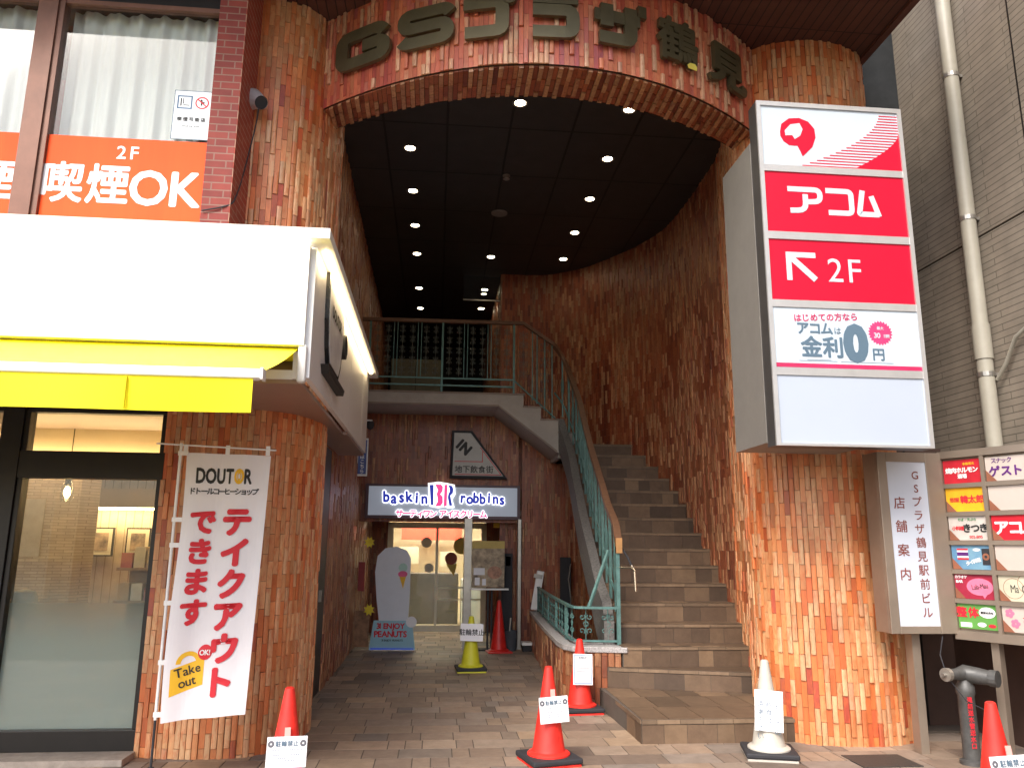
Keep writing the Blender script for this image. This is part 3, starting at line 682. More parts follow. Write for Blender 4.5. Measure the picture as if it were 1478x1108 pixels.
cw=M('shop_wall',(.72,.66,.5),.7,var=.06)
MB().box((-1.6,19.5,0),(1.9,19.6,2.4)).box((-1.7,15.7,0),(-1.6,19.5,2.4)).box((1.9,15.7,0),(2,19.5,2.4)).build('wall',cw,sh)
MB().box((-1.6,15.64,2.35),(1.9,19.5,2.45)).build('ceiling',cw,sh)
MB().box((-1.6,15.66,.0),(1.9,19.5,.012)).build('floor_covering',M('shop_floor',(.5,.42,.3),.4),sh)
MB().box((-1.0,17.2,0),(.5,17.8,1.05)).build('counter',M('dark_counter',(.10,.09,.08),.3),sh,bevel=.02)
MB().box((.55,16.6,0),(1.3,17.4,.95)).build('freezer_case',M('pale_case',(.6,.66,.66),.25,var=.05),sh,bevel=.02)
MB().box((-.8,18.6,1.75),(.6,18.7,2.05)).build('menu_panel',M('menu_red',(.8,.06,.03),.4,emit=.6),sh)
MB().box((-1.2,16.3,2.33),(1.4,16.5,2.345)).box((-1.2,18.0,2.33),(1.4,18.2,2.345)).build('light_strip',emis('shop_light',(1,.90,.70),18),sh)
MB().box((-.75,16.9,1.25),(-.35,16.92,1.6)).build('menu_card',cw,sh); MB().box((.1,16.9,1.2),(.4,16.92,1.5)).build('menu_card',cw,sh)
# sign of the shop
bs=thing('ice_cream_shop_sign','wide grey illuminated sign reading baskin robbins above the passage shop','shop sign',(.1,13.1,2.3))
fr=F((0,13.1,0))
MB().fbox(fr,-1.17,1.38,2.05,2.61,-.09,0).build('casing',M('maroon_casing',(.07,.02,.035),.4),bs)
MB().fbox(fr,-1.12,1.33,2.10,2.57,0,.006).build('face_panel',M('grey_sign_face',(.40,.45,.54),.4,var=.03,vs=1,emit=.12),bs)
wh=M('glowing_white',(.9,.9,.9),.4,var=.02,emit=.7); bl=M('glowing_blue',(.01,.03,.45),.4,var=.02,emit=.25); pk=M('glowing_pink',(.85,.05,.25),.4,var=.02,emit=.4)
def br_text(mbw,mbc,s,u,v,size,**k):
    text(mbw,s,fr,u,v,size,d0=.006,d1=.026,bold=.09,**k); text(mbc,s,fr,u,v,size,d0=.03,d1=.034,bold=.035,**k)
W_,B_,K_=MB(),MB(),MB()
for i,ch in enumerate('baskin'): br_text(W_,B_,ch,-.83+i*.124,2.395+(.012,-.012,.006,.015,0,-.01)[i],.245,xs=.9,rot=(.05,-.04,.03,.1,-.03,.05)[i])
for i,ch in enumerate('robbins'): br_text(W_,B_,ch,.43+i*.107,2.395+(.01,-.008,.008,-.005,.014,0,-.012)[i],.235,xs=.88,rot=(-.05,.04,-.03,.04,-.03,.03,.05)[i])
# BR emblem
W_.poly(fr,[(-.16,2.63),(.02,2.655),(.16,2.635),(.285,2.61),(.30,2.45),(.25,2.37),(.29,2.235),(.17,2.225),(.14,2.25),(.02,2.225),(-.12,2.25)],.006,.026)
B_.poly(fr,[(-.13,2.60),(-.065,2.605),(-.06,2.27),(-.10,2.27)],.026,.034)
K_.poly(fr,[(-.04,2.61),(.06,2.61),(.09,2.57),(.085,2.50),(.05,2.45),(.09,2.41),(.095,2.31),(.06,2.26),(-.03,2.25),(.01,2.33),(.005,2.40),(-.01,2.45),(.01,2.52)],.026,.034)
K_.poly(fr,[(.115,2.605),(.165,2.61),(.16,2.26),(.11,2.25)],.026,.034)
B_.poly(fr,[(.18,2.60),(.24,2.59),(.265,2.54),(.255,2.47),(.215,2.43),(.25,2.27),(.205,2.26),(.175,2.40),(.185,2.46),(.205,2.5),(.20,2.55)],.026,.034)
text(W_,'サーティワン アイスクリーム',fr,.08,2.13,.135,d0=.006,d1=.03,bold=.09,adv=.82); text(K_,'サーティワン アイスクリーム',fr,.08,2.13,.135,d0=.03,d1=.034,bold=.03,adv=.82)
W_.build('white_outline',wh,bs); B_.build('blue_lettering',bl,bs); K_.build('pink_lettering',pk,bs)
# steel posts either side of opening
for i,(x,lab) in enumerate(((.46,'wide steel post in middle of the passage end under the grey sign'),(1.34,'narrow steel post at right end under the grey shop sign'))):
    sp2=thing('steel_post',lab,'post',(x,13.1,0)); MB().box((x,13.05,0),(x+(.13 if i==0 else .06),13.2,2.06)).build('post_casing',steel,sp2,bevel=.006)
    MB().box((x-.01,13.04,0),(x+(.14 if i==0 else .07),13.21,.03)).build('base_plate',steel,sp2)
# IN sign
ins=thing('basement_restaurant_sign','dark framed trapezoid sign reading IN above the shop sign','sign',(.6,13,3.1)); fr=F((0,13.12,0))
q=[(.20,2.72),(1.16,2.72),(.56,3.52),(.22,3.52)]
MB().poly(fr,q,-.05,.03).build('casing',rubber,ins); fc=MB().poly(fr,[(.24,2.765),(1.09,2.765),(.535,3.48),(.26,3.48)],.03,.036).build('face_panel',M('pale_sign_face',(.50,.50,.47),.5,var=.12),ins)
t=MB(); text(t,'IN',fr,.43,3.24,.24,bold=.05,d0=.036,d1=.039,rot=-.7,xs=.9,track=.22); text(t,'地下飲食街',fr,.60,2.87,.128,bold=.012,d0=.036,d1=.039,adv=1.02); t.build('black_lettering',black,fc)
t=MB().stroke(fr,[(.27,3.0),(.74,3.0),(.74,3.18)],.012,.036,.038); t.stroke(fr,[(.28,2.785),(1.055,2.785),(.70,3.24)],.012,.036,.039); t.build('red_line',redink,fc)
# blue hanging sign on left wall
bsn=thing('blue_hanging_sign','small vertical blue sign with white characters projecting from left wall','sign',(-1.2,12.8,3)); fr=F((-1.28,12.5,0),(1,.12,0))
MB().fbox(fr,.0,.17,2.68,3.28,-.03,0).build('casing',whitep,bsn); pn=MB().fbox(fr,.02,.15,2.71,3.25,0,.004).build('blue_panel',M('sign_blue',(.02,.05,.28),.4),bsn)
t=MB(); text(t,'トイレはこちら'[0:7],fr,.085,3.24,.07,vertical=True,bold=.02,d0=.004,d1=.006,pitch=1.08); t.build('lettering',whitep,pn)
cam_=thing('security_camera','small dark security camera under the landing near the blue sign','camera',(-1.2,12.4,3.5)); MB().box((-1.28,12.3,3.52),(-1.05,12.36,3.545)).build('bracket',whitep,cam_); MB().lathe([(.05,.06),(.06,.0),(.045,-.05),(.01,-.07)],(-1.08,12.33,3.46),14).build('dome',rubber,cam_,smooth=True)
# ---- standee (plain board, no character)
sd=thing('cardboard_standee','tall white cut-out board with ice cream cone on pale blue lettered base','standee',(-.65,12.9,0)); fr=F((-.64,12.9,0),(.99,-.05,0))
MB().poly(fr,[(-.36,.02),(.36,.02),(.30,.46),(-.30,.46)],-.02,0).build('base_panel',M('pale_blue_card',(.32,.55,.66),.6,var=.05),sd)
MB().poly(fr,[(-.22,.46),(.24,.46),(.25,.9),(.25,1.42),(.18,1.54),(.02,1.6),(-.16,1.57),(-.28,1.45),(-.31,1.2),(-.27,.8)],-.02,.0).build('white_board',M('white_card',(.70,.74,.82),.6,var=.04),sd)
t=MB(); 
for (u,v,r) in ((-.42,1.66,.09),(-.38,.62,.09)):
    t.poly(fr,[(u+(r if k%2 else r*.6)*math.cos(k*math.pi/8),v+(r*1.1 if k%2 else r*.6)*math.sin(k*math.pi/8)) for k in range(16)],-.02,0)
t.build('yellow_star',M('yellow_card',(.80,.62,.03),.6),sd)
t=MB().disc(fr,.13,1.27,.07,0,.006,16).build('mint_scoop',M('mint_card',(.45,.68,.62),.6),sd)
t=MB().disc(fr,.13,1.17,.075,0,.008,16,rv=.05).build('pink_scoop',M('pink_card',(.75,.12,.28),.6),sd)
t=MB().poly(fr,[(.08,1.13),(.18,1.13),(.14,.95)],0,.01).build('cone_picture',gold,sd)
t=MB(); text(t,'31 ENJOY',fr,-.03,.38,.115,bold=.03,d1=.003); text(t,'PEANUTS',fr,-.03,.26,.125,bold=.03,d1=.003); t.build('red_lettering',redink,sd)
t=MB(); text(t,'31 ENJOY PEANUTS',fr,0,.165,.04,bold=.02,d1=.003); t.build('small_lettering',black,sd)
t=MB().disc(fr,.29,.44,.085,0,.004,20).build('round_tag',paper,sd)
t=MB().fbox(fr,-.335,.335,.03,.045,0,.003).build('blue_stripe',bl,sd)
pb=thing('paper_bag_stack','low brown and cream poster board behind the standee by left wall','poster',(-1.15,13.1,0)); MB().box((-1.24,13.02,.05),(-1.02,13.06,.6)).build('board',M('poster_brown',(.28,.14,.07),.6,var=.5,vs=9),pb); MB().box((-1.22,13.0,.9),(-1.12,13.04,1.35)).build('red_card',M('red_card',(.28,.03,.03),.6),pb)
# poster stand
po=thing('menu_poster_stand','sepia dessert poster on black legged stand with white ledge','poster stand',(.85,12.9,0)); fr=F((0,13.0,0))
pp=MB().fbox(fr,.59,1.12,.97,1.70,-.01,.01).build('poster',M('poster_sepia',(.44,.34,.22),.5,var=.55,vs=7,c2=(.10,.07,.05)),po)
MB().fbox(fr,.59,1.12,1.58,1.70,.01,.013).build('yellow_heading',M('poster_yellow',(.55,.40,.10),.5),pp)
t=MB().disc(fr,.96,1.2,.12,.01,.013,20,rv=.1).build('bowl_picture',M('bowl',(.42,.2,.12),.4,var=.5,vs=20),pp)
t=MB().fbox(fr,.62,.80,1.16,1.27,.01,.012).fbox(fr,.64,.72,1.0,1.12,.01,.012).fbox(fr,.76,.82,1.0,1.1,.01,.012).build('price_box',paper,pp)
MB().box((.57,12.86,.93),(1.18,12.98,.955)).build('ledge',whitep,po); MB().box((.84,12.93,.0),(.87,12.96,.93)).box((.90,12.93,.0),(.93,12.96,.93)).box((.7,12.85,.0),(1.05,13.05,.03)).build('legs',rubber,po)
bn=thing('grey_bin','small dark grey waste bin by right steel post','bin',(1.22,12.85,0)); MB().lathe([(.09,0),(.11,.3),(.115,.31),(.105,.31),(.1,.29)],(1.22,12.9,0),20).build('bucket',M('grey_plastic',(.06,.07,.085),.5),bn,smooth=True); MB().tube([(1.2,12.9,.28),(1.22,12.9,.5)],.012,6).build('umbrella_handle',steel,bn)
bn=thing('door_stop_block','small black and white box on floor right of steel post','box',(1.5,12.8,0)); MB().box((1.40,12.75,0),(1.54,12.95,.1)).build('base',rubber,bn); MB().box((1.39,12.74,.1),(1.55,12.96,.14)).build('lid',whitep,bn)
sl=thing('notice_card','small white card fixed on dark recess wall right of the dessert poster','notice',(1.2,13.3,1.5)); MB().box((1.17,13.3,1.3),(1.25,13.31,1.45)).build('card',paper,sl); MB().box((1.10,13.3,.05),(1.28,13.32,1.5)).build('backing',rubber,sl)
bx=thing('junction_box','small tan box mounted under shop sign near recess ceiling','box',(1.0,14,2)); MB().box((.98,13.6,1.93),(1.12,13.7,2.05)).build('casing',gold,bx); MB().box((.97,13.59,2.05),(1.13,13.71,2.06)).build('lid',crm,bx)
# ============================================================ SHOP CANOPY (white fascia)
cn=thing('shop_canopy','long white fascia box of the coffee shop with lit underside lip','canopy',(-2.5,5.5,2.7))
MB().box((-7,5.36,2.96),(-.95,5.46,3.69)).build('front_panel',white,cn)
sp=MB().box((-.95,5.42,2.74),(-.91,9.9,3.70)).build('side_panel',M('white_side_panel',(.74,.74,.74),.35,var=.04,vs=1),cn)
b=MB()
for y in (6.6,7.9,9.2): b.box((-.911,y,2.76),(-.909,y+.012,3.70))
b.build('panel_seam',alu,sp)
MB().box((-.99,5.37,2.70),(-.93,5.44,2.97)).build('corner_trim',lipm,cn,bevel=.015)
lp=MB().box((-7,5.26,3.71),(-.80,6.1,3.785)).box((-.98,6.1,3.71),(-.80,9.95,3.785)).build('lip',lipm,cn)
MB().box((-7,5.3,3.685),(-1.0,5.335,3.708)).build('light_strip',emis('led_strip_front',(1,.90,.74),30),cn); MB().box((-.87,5.5,3.690),(-.845,9.6,3.708)).build('light_strip',emis('led_strip_side',(1,.76,.42),9),cn)
MB().box((-7,5.47,2.705),(-.97,8.0,2.735)).build('soffit',soffm,cn); MB().box((-1.24,8.0,2.705),(-.93,9.9,2.735)).build('soffit',soffm,cn)
MB().box((-7,5.62,2.74),(-1.0,5.66,3.65)).build('awning_recess',soffm,cn)
MB().box((-7,5.47,3.66),(-.96,6.05,3.705)).build('top_cover',lipm,cn)
# cup emblem on side
fr=F((-.909,0,0),(0,1,0)); 
cup=[(5.98,3.66),(6.88,3.70),(6.86,3.35),(6.78,3.14),(6.66,3.02),(6.16,3.02),(6.06,3.14),(6.0,3.35)]
e=MB().poly(fr,[(5.93,3.70),(6.93,3.74),(6.91,3.33),(6.82,3.11),(6.69,2.975),(6.13,2.975),(6.02,3.11),(5.95,3.33)],.0,.03).build('cup_emblem',M('black_emblem',(.015,.015,.015),.25),cn)
MB().poly(fr,cup,.03,.034).build('cup_face',M('emblem_white',(.68,.68,.68),.3),e); MB().ringf(fr,6.99,3.36,.075,.11,.0,.05,18).build('cup_handle',black,e)
MB().poly(fr,[(5.88,2.95),(6.95,2.95),(6.88,2.89),(5.95,2.89)],0,.06).build('saucer',black,e)
t=MB(); text(t,'DOUTOR',fr,6.43,3.45,.14,bold=.03,d0=.034,d1=.036); t.build('lettering',black,e)
# ---- awning
aw=thing('yellow_awning','bright yellow retractable awning with white front bar under white fascia','awning',(-2.5,5,2.6))
MB().tube([(-7,5.53,2.93),(-1.0,5.53,2.93)],.05,14).build('roller',yel,aw,smooth=True)
m=MB(); N1=60
for i in range(N1):
    xa=-7+6.0*i/N1; xb=-7+6.0*(i+1)/N1; 
    for j in range(8):
        fa,fb=j/8,(j+1)/8
        zf=lambda f,x: 2.965+( 2.545-2.965)*f-.02*math.sin(f*math.pi)+.006*math.sin(x*3)*math.sin(f*math.pi)
        m.face([(xa,5.47-1.10*fa,zf(fa,xa)),(xb,5.47-1.10*fa,zf(fa,xb)),(xb,5.47-1.10*fb,zf(fb,xb)),(xa,5.47-1.10*fb,zf(fb,xa))])
cl=m.build('cloth',yel,aw,smooth=True)
fb=MB().box((-7,4.32,2.50),(-.99,4.39,2.555)).build('front_bar',whitep,aw,bevel=.012); MB().box((-.99,4.315,2.495),(-.975,4.395,2.56)).build('end_cap',lipm,fb)
m=MB(); ycl=lambda x,f: 4.335-.008*math.sin(x*5.5)*f-.012*math.sin(x*2.1+1)*f
N1=160
for i in range(N1):
    xa=-7+5.97*i/N1; xb=-7+5.97*(i+1)/N1
    for j in range(4):
        fa,fb_=j/4,(j+1)/4; m.face([(xa,ycl(xa,fa),2.50-.19*fa),(xb,ycl(xb,fa),2.50-.19*fa),(xb,ycl(xb,fb_),2.50-.19*fb_),(xa,ycl(xa,fb_),2.50-.19*fb_)])
va=m.build('valance',yel,aw,smooth=True)
m=MB()
for x in (-5.6,-4.3,-3.0,-1.7): m.box((x,4.318,2.315),(x+.008,4.332,2.49))
m.build('seam',M('seam_thread',(.70,.58,.0),.8),va)
MB().box((-1.25,5.46,2.735),(-.99,5.6,2.80)).box((-1.03,5.44,2.735),(-1.0,5.6,2.93)).tube([(-1.2,5.5,2.75),(-2.3,5.0,2.66),(-1.3,4.4,2.53)],.025,8).build('arm_bracket',whitep,aw)
# ============================================================ CAFE WINDOW AND INTERIOR
wn=thing('cafe_window','black framed cafe shop window with frosted lower glass left of the tiled pillar','window',(-3,6.75,0))
b=MB(); y0,y1=6.70,6.80
b.box((-6.5,y0,2.66),(-2.25,y1,2.72)).box((-6.5,y0-.02,2.12),(-2.25,y1,2.34)).box((-6.5,y0-.02,.05),(-2.25,y1,.2))
b.box((-2.30,y0,.2),(-2.25,y1,2.66)).box((-3.55,y0-.03,.05),(-3.385,y1+.05,2.7)).box((-3.385,y0-.008,.2),(-3.345,y1,2.66)).box((-6.6,y0-.03,.05),(-6.5,y1,2.7))
b.build('frame',blackf,wn,bevel=.004)
for x0,x1 in ((-3.345,-2.30),(-6.5,-3.55)):
    p=MB().box((x0,6.748,.2),(x1,6.754,2.12)).build('pane',GLASS,wn); MB().box((x0,6.748,2.34),(x1,6.754,2.66)).build('pane',GLASS,wn)
    MB().face([(x0,6.757,.2),(x1,6.757,.2),(x1,6.757,1.5),(x0,6.757,1.5)]); q=MB(); q.face([(x0,6.757,.2),(x1,6.757,.2),(x1,6.757,1.5),(x0,6.757,1.5)]); q.build('frosted_film',FILM,p)
MB().box((-6.6,6.42,0),(-2.25,6.8,.05)).build('window_step',M('stone_step',(.34,.29,.25),.7,var=.25,vs=14),wn)
MB().box((-7,6.75,2.72),(-2.25,6.95,3.0)).build('upper_panel',blackf,wn)
cf=thing('cafe_interior','warm lit cafe room with brick column and slatted wall behind shop window','cafe room',(-4.5,9,0))
warmw=M('warm_ceiling',(.55,.44,.30),.8,var=.08,vs=1)
MB().box((-9,7.0,2.82),(-1.42,12.6,2.9)).build('ceiling',warmw,cf)
MB().box((-9,12.5,0),(-1.42,12.6,2.82)).build('slatted_wall',SLAT,cf)
MB().box((-1.5,8.05,0),(-1.42,12.5,2.82)).box((-9.1,7.0,0),(-9,12.5,2.82)).build('wall',M('cafe_side_wall',(.4,.3,.2),.7),cf)
MB().box((-9,6.82,.005),(-1.45,12.5,.015)).build('floor_covering',M('cafe_floor',(.24,.15,.09),.45),cf)
MB().poly(F((0,0,0),(1,0,0),(0,1,0)),[(-5.6,9.6),(-4.4,9.6),(-4.18,9.72),(-4.06,9.95),(-4.4,10.8),(-5.6,10.8)],.01,2.6).build('brick_column',CAFEBRICK,cf)
MB().box((-5.3,9.58,1.45),(-4.5,9.6,2.1)).build('wall_board',M('pale_board',(.50,.42,.31),.6),cf)
MB().poly(F((0,0,2.45),(1,0,0),(0,1,0)),[(-4.2,8.2),(-1.5,8.9),(-1.5,9.6),(-4.6,9.0)],0,.37).build('cove_beam',warmw,cf)
cg=emis('cove_glow',(1,.68,.32),15)
MB().box((-5.3,12.22,2.10),(-1.6,12.34,2.128)).box((-5.6,9.5,2.62),(-4.0,9.53,2.65)).build('light_strip',cg,cf)
MB().poly(F((0,0,2.43),(1,0,0),(0,1,0)),[(-4.2,8.1),(-1.5,8.8),(-1.5,8.84),(-4.2,8.14)],0,.02).build('light_strip',cg,cf)
MB().box((-5.4,12.1,2.13),(-1.6,12.5,2.4)).build('valance_box',warmw,cf)
# display shelf
ds=thing('display_shelf','shelf stacked with small boxes and bags inside the cafe window','shelf',(-3.0,8.8,0))
MB().box((-3.3,8.7,.1),(-2.6,9.1,.13)).box((-3.3,8.7,.6),(-2.6,9.1,.63)).box((-3.3,8.7,1.0),(-2.6,9.1,1.03)).box((-3.3,8.7,1.33),(-2.7,9.1,1.36)).box((-3.3,9.08,0),(-2.6,9.12,1.5)).build('rack',M('shelf_wood',(.35,.22,.12),.6),ds)
for r_ in range(3):
    for k in range(5):
        x=-3.27+k*.13; z=(.63,1.03,1.36)[r_]; h=rnd.uniform(.12,.22)
        MB().box((x,8.72,z),(x+.11,8.9,z+h)).build('packet',M('packet_%d%d'%(r_,k),rnd.choice([(.45,.12,.08),(.6,.5,.35),(.5,.35,.2),(.3,.08,.08),(.65,.6,.5)]),.6),ds)
# pendant lamps
bulb=emis('bulb_glow',(1,.66,.28),26)
for i,(x,lab) in enumerate(((-3.57,'glass pendant lamp hanging left of centre inside the cafe window'),(-2.66,'glass pendant lamp hanging at the right edge inside the cafe window'))):
    if i==0:
        pl=thing('pendant_lamp',lab,'pendant lamp',(0,0,0),'pendant lamps in the cafe')
        MB().lathe([(.07,0),(.07,-.03),(.02,-.035)],n=16).build('ceiling_rose',blackf,pl); MB().tube([(0,0,-.03),(0,0,-.62)],.005,6).build('cord',blackf,pl)
        MB().lathe([(.02,-.58),(.03,-.62),(.03,-.66),(.01,-.68)],n=12).build('socket',blackf,pl)
        MB().lathe([(.03,-.63),(.055,-.67),(.06,-.78),(.05,-.82)],n=16).build('glass_shade',GLASS,pl,smooth=True)
        MB().lathe([(.012,-.68),(.03,-.72),(.03,-.75),(.008,-.79)],n=12).build('bulb',bulb,pl,smooth=True)
        pl0=pl
    else: pl=copy_tree(pl0); pl['label']=lab
    pl.location=(x,8.0,2.82)
k=0
for (x,y) in ((-3.15,7.9),(-3.7,8.6),(-3.1,9.2),(-4.4,8.0),(-3.2,10.6),(-2.7,11.2)):
    t=copy_tree(ptype); t.location=(x,y,2.819); t['group']='downlights in the cafe ceiling'; t['label']='recessed downlight in the warm cafe ceiling, '+('nearest the glass','left of the nearest pendant','beside the cove beam','far left near the mullion','far back before the slatted wall','rearmost at right')[k]; k+=1
for i,(x,x1,lab) in enumerate(((-4.62,-4.27,'black framed landscape photo on slatted cafe wall, right one'),(-5.15,-4.80,'black framed photo on cafe wall, half hidden by brick column'))):
    pf=thing('wall_picture',lab,'picture',(x,12.45,1.6),'framed pictures on the cafe wall'); MB().box((x,12.42,1.42),(x1,12.46,1.84)).build('frame',blackf,pf); MB().box((x+.02,12.416,1.44),(x1-.02,12.42,1.82)).build('mount',cw,pf)
    MB().box((x+.07,12.412,1.50),(x1-.07,12.416,1.76)).build('picture_print',M('print_%d'%i,(.45,.33,.22),.6,var=.6,vs=5,c2=(.05,.04,.04)),pf)
ht=thing('bucket_hat','white bucket hat on display just behind the cafe window glass','hat',(-3.34,7.15,1.05)); MB().lathe([(.16,0),(.15,.012),(.105,.06),(.1,.09),(.098,.13),(.08,.175),(.03,.195)],(-3.38,7.05,1.03),24).build('crown',M('hat_cloth',(.62,.62,.56),.85),ht,smooth=True); MB().lathe([(.098,.062),(.108,.064),(.108,.07),(.098,.072)],(-3.38,7.05,1.03),24).build('band',M('hat_band',(.52,.52,.46),.85),ht)
tb=thing('display_stand','thin round display stand carrying the white bucket hat','stand',(-3.38,7.05,0)); MB().lathe([(.14,.01),(.14,.03),(.015,.04),(.015,.98),(.08,1.0),(.08,1.02)],(-3.38,7.05,0),16).build('pole',steel,tb)
# ============================================================ TALL LENDER SIGN
ac=thing('tall_lit_sign','tall red and white box sign reading アコム on right pillar','sign',(3.2,6,2.4)); 
X0,X1,Z0,Z1=2.60,3.89,2.39,5.33; fr=F((0,5.8,0))
MB().box((X0,5.80,Z0),(X1,5.95,Z1)).build('casing',M('sign_side_dark',(.085,.08,.078),.4,.4),ac)
MB().box((2.595,5.95,2.43),(3.5,6.60,5.02)).build('mounting_box',alug,ac)
b=MB(); w=.035
b.fbox(fr,X0,X0+w,Z0,Z1,0,.02).fbox(fr,X1-w,X1,Z0,Z1,0,.02).fbox(fr,X0+w,X1-w,Z0,Z0+.02,0,.02).fbox(fr,X0+w,X1-w,Z1-.04,Z1,0,.02)
bars=[(4.69,4.75),(4.09,4.155),(3.51,3.57),(2.95,3.01)]
for a,c in bars: b.fbox(fr,X0+w,X1-w,a,c,0,.016)
b.build('aluminium_frame',alu,ac)
rowz=[(4.75,Z1-.04,acomw),(4.155,4.69,red),(3.57,4.09,red),(3.01,3.51,acomw),(Z0+.02,2.95,acomb)]
PN=[]
for a,c,mt in rowz: PN.append(MB().fbox(fr,X0+w,X1-w,a,c,0,.006).build('face_panel',mt,ac))
# emblem: round red head with white opening
t=MB(); cu,cv=2.955,5.04
t.poly(fr,[(cu-.155,cv+.02),(cu-.14,cv+.09),(cu-.07,cv+.145),(cu+.02,cv+.155),(cu+.10,cv+.125),(cu+.15,cv+.06),(cu+.155,cv-.02),(cu+.12,cv-.11),(cu+.03,cv-.20),(cu+.01,cv-.15),(cu-.01,cv-.105),(cu-.08,cv-.105),(cu-.13,cv-.07),(cu-.155,cv-.02)],.006,.008)
t.build('red_emblem',red,PN[0])
t=MB().poly(fr,[(cu-.115,cv+.03),(cu-.06,cv+.09),(cu+.02,cv+.105),(cu+.045,cv+.05),(cu+.02,cv-.01),(cu-.03,cv-.045),(cu-.05,cv-.01),(cu-.11,cv-.015)],.008,.0095).build('emblem_opening',acomw,PN[0])
# red curved corner with stripes
t=MB(); xr=X1-w; n=20; zb=4.75; zt=Z1-.055
def curve(f): return xr-.02-.95*(1-f)**2.2*.9-.03   # left boundary at height fraction f
for i in range(n):
    f=i/n; z=zb+(zt-zb)*f+.004; h=(zt-zb)/n
    xs_=xr-.72*(1-f)**1.9-.16; xm=xr-.42*max(0,(1-f*1.55))**1.2
    t.fbox(fr,xs_,xr,z+.0,z+h*.36,.006,.008)
t.poly(fr,[(xr,zb+.002)]+[(xr,zb+(zt-zb)*.66)]+[(xr-.42*(1-g_)**1.5,zb+(zt-zb)*.64*g_+.002) for g_ in [1-.1*k for k in range(1,11)]],.006,.0088)
t.build('striped_swoosh',red,PN[0])
t=MB(); f4=fr
s_=.046
t.stroke(f4,[(2.830,4.540),(3.109,4.540),(3.109,4.438),(2.999,4.431)],s_,.006,.008,rc=.07)
t.stroke(f4,[(2.980,4.497),(2.980,4.355),(2.845,4.348)],s_,.006,.0088,rc=.09)
t.stroke(f4,[(3.160,4.540),(3.380,4.540),(3.380,4.345),(3.175,4.345)],s_,.006,.008,rc=.04)
t.stroke(f4,[(3.483,4.557),(3.443,4.345),(3.615,4.345)],s_,.006,.008,rc=.02)
t.stroke(f4,[(3.557,4.510),(3.615,4.328)],s_,.006,.0088)
t.build('lettering',acomw,PN[1])
t=MB(); text(t,'2F',fr,3.27,3.845,.29,bold=.0,d0=.006,d1=.008,track=.18); t.stroke(fr,[(2.80,3.74),(2.80,3.96),(3.03,3.96)],.045,.006,.008); t.stroke(fr,[(2.80,3.955),(3.02,3.75)],.05,.006,.0095); t.build('lettering',acomw,PN[2])
t=MB(); text(t,'はじめての方なら',fr,3.08,3.435,.068,bold=.02,d0=.006,d1=.008,adv=1.0,rot=.05); t.fbox(fr,X0+w,X1-w,3.015,3.05,.006,.0085)
t.build('red_lettering',M('pinkish_red_ink',(.50,.02,.10),.5),PN[3])
t=MB(); text(t,'アコム',fr,2.98,3.34,.11,bold=.028,d0=.006,d1=.008,adv=.9); text(t,'は',fr,3.17,3.325,.065,bold=.01,d0=.006,d1=.008); text(t,'金利',fr,3.03,3.185,.18,bold=.025,d0=.006,d1=.008,adv=.98); text(t,'円',fr,3.50,3.14,.11,bold=.025,d0=.006,d1=.008)
t.build('dark_lettering',dkgrey,PN[3])
t=MB(); text(t,'0',fr,3.315,3.235,.40,bold=.05,d0=.006,d1=.008,xs=.95); t.build('big_zero',dkgrey,PN[3])
t=MB(); t.poly(fr,[(3.53+(.105 if k%2 else .088)*math.cos(k*math.pi/24),3.32+(.105 if k%2 else .088)*math.sin(k*math.pi/24)) for k in range(48)],.006,.008); bsrt=t.build('starburst',M('pink_burst',(.62,.04,.16),.5),PN[3])
t=MB(); text(t,'30',fr,3.50,3.30,.06,bold=.02,d0=.008,d1=.0095); text(t,'日間',fr,3.58,3.295,.03,bold=.02,d0=.008,d1=.0095); text(t,'最大',fr,3.53,3.36,.03,bold=.02,d0=.008,d1=.0095); t.build('lettering',acomw,bsrt)
t=MB(); t.fbox(fr,2.83,3.15,3.07,3.074,.006,.0075).fbox(fr,3.18,3.62,3.068,3.072,.006,.0075).fbox(fr,2.9,3.1,3.08,3.083,.006,.0075); t.build('fine_print',dkgrey,PN[3])
# ============================================================ GUIDE SIGN + DIRECTORY
gs=thing('vertical_guide_sign','narrow bronze framed white sign with vertical brown characters beside right pillar','sign',(3.9,6.4,.9)); fr=F((0,6.3,0))
MB().box((3.70,6.32,.94),(4.27,6.52,2.42)).build('casing',bronze,gs,bevel=.006)
MB().fbox(fr,3.70,3.78,.94,2.42,-.02,.01).fbox(fr,4.13,4.27,.94,2.42,-.02,.01).fbox(fr,3.78,4.13,.94,1.0,-.02,.01).fbox(fr,3.78,4.13,2.34,2.42,-.02,.01).build('frame',bronze,gs,bevel=.004)
pn=MB().fbox(fr,3.78,4.13,1.0,2.34,-.015,0).build('face_panel',guidew,gs)
t=MB(); text(t,'GSプラザ鶴見駅前ビル',fr,4.03,2.27,.092,vertical=True,bold=.008,d0=0,d1=.002,pitch=1.22); text(t,'店舗案内',fr,3.87,2.04,.105,vertical=True,bold=.008,d0=0,d1=.002,pitch=1.85); t.build('lettering',brownink,pn)
MB().box((3.93,6.4,0),(4.0,6.5,.94)).build('leg',bronze,gs)
db=thing('directory_board','bronze framed board of small tenant plates angled at right edge','directory board',(4.5,6,0)); d=(.435,-.90,0); fr=F((4.275,6.32,0),d)
MB().fbox(fr,0,.82,.90,2.43,-.12,-.02).build('backing',bronze,db)
b=MB(); b.fbox(fr,0,.025,.92,2.41,-.02,.02).fbox(fr,0,.82,2.37,2.43,-.02,.022).fbox(fr,0,.82,.90,.97,-.02,.022).fbox(fr,.345,.375,.97,2.37,-.02,.019).fbox(fr,.70,.82,.97,2.37,-.02,.019)
rows=[.97+i*(1.40/6) for i in range(7)]
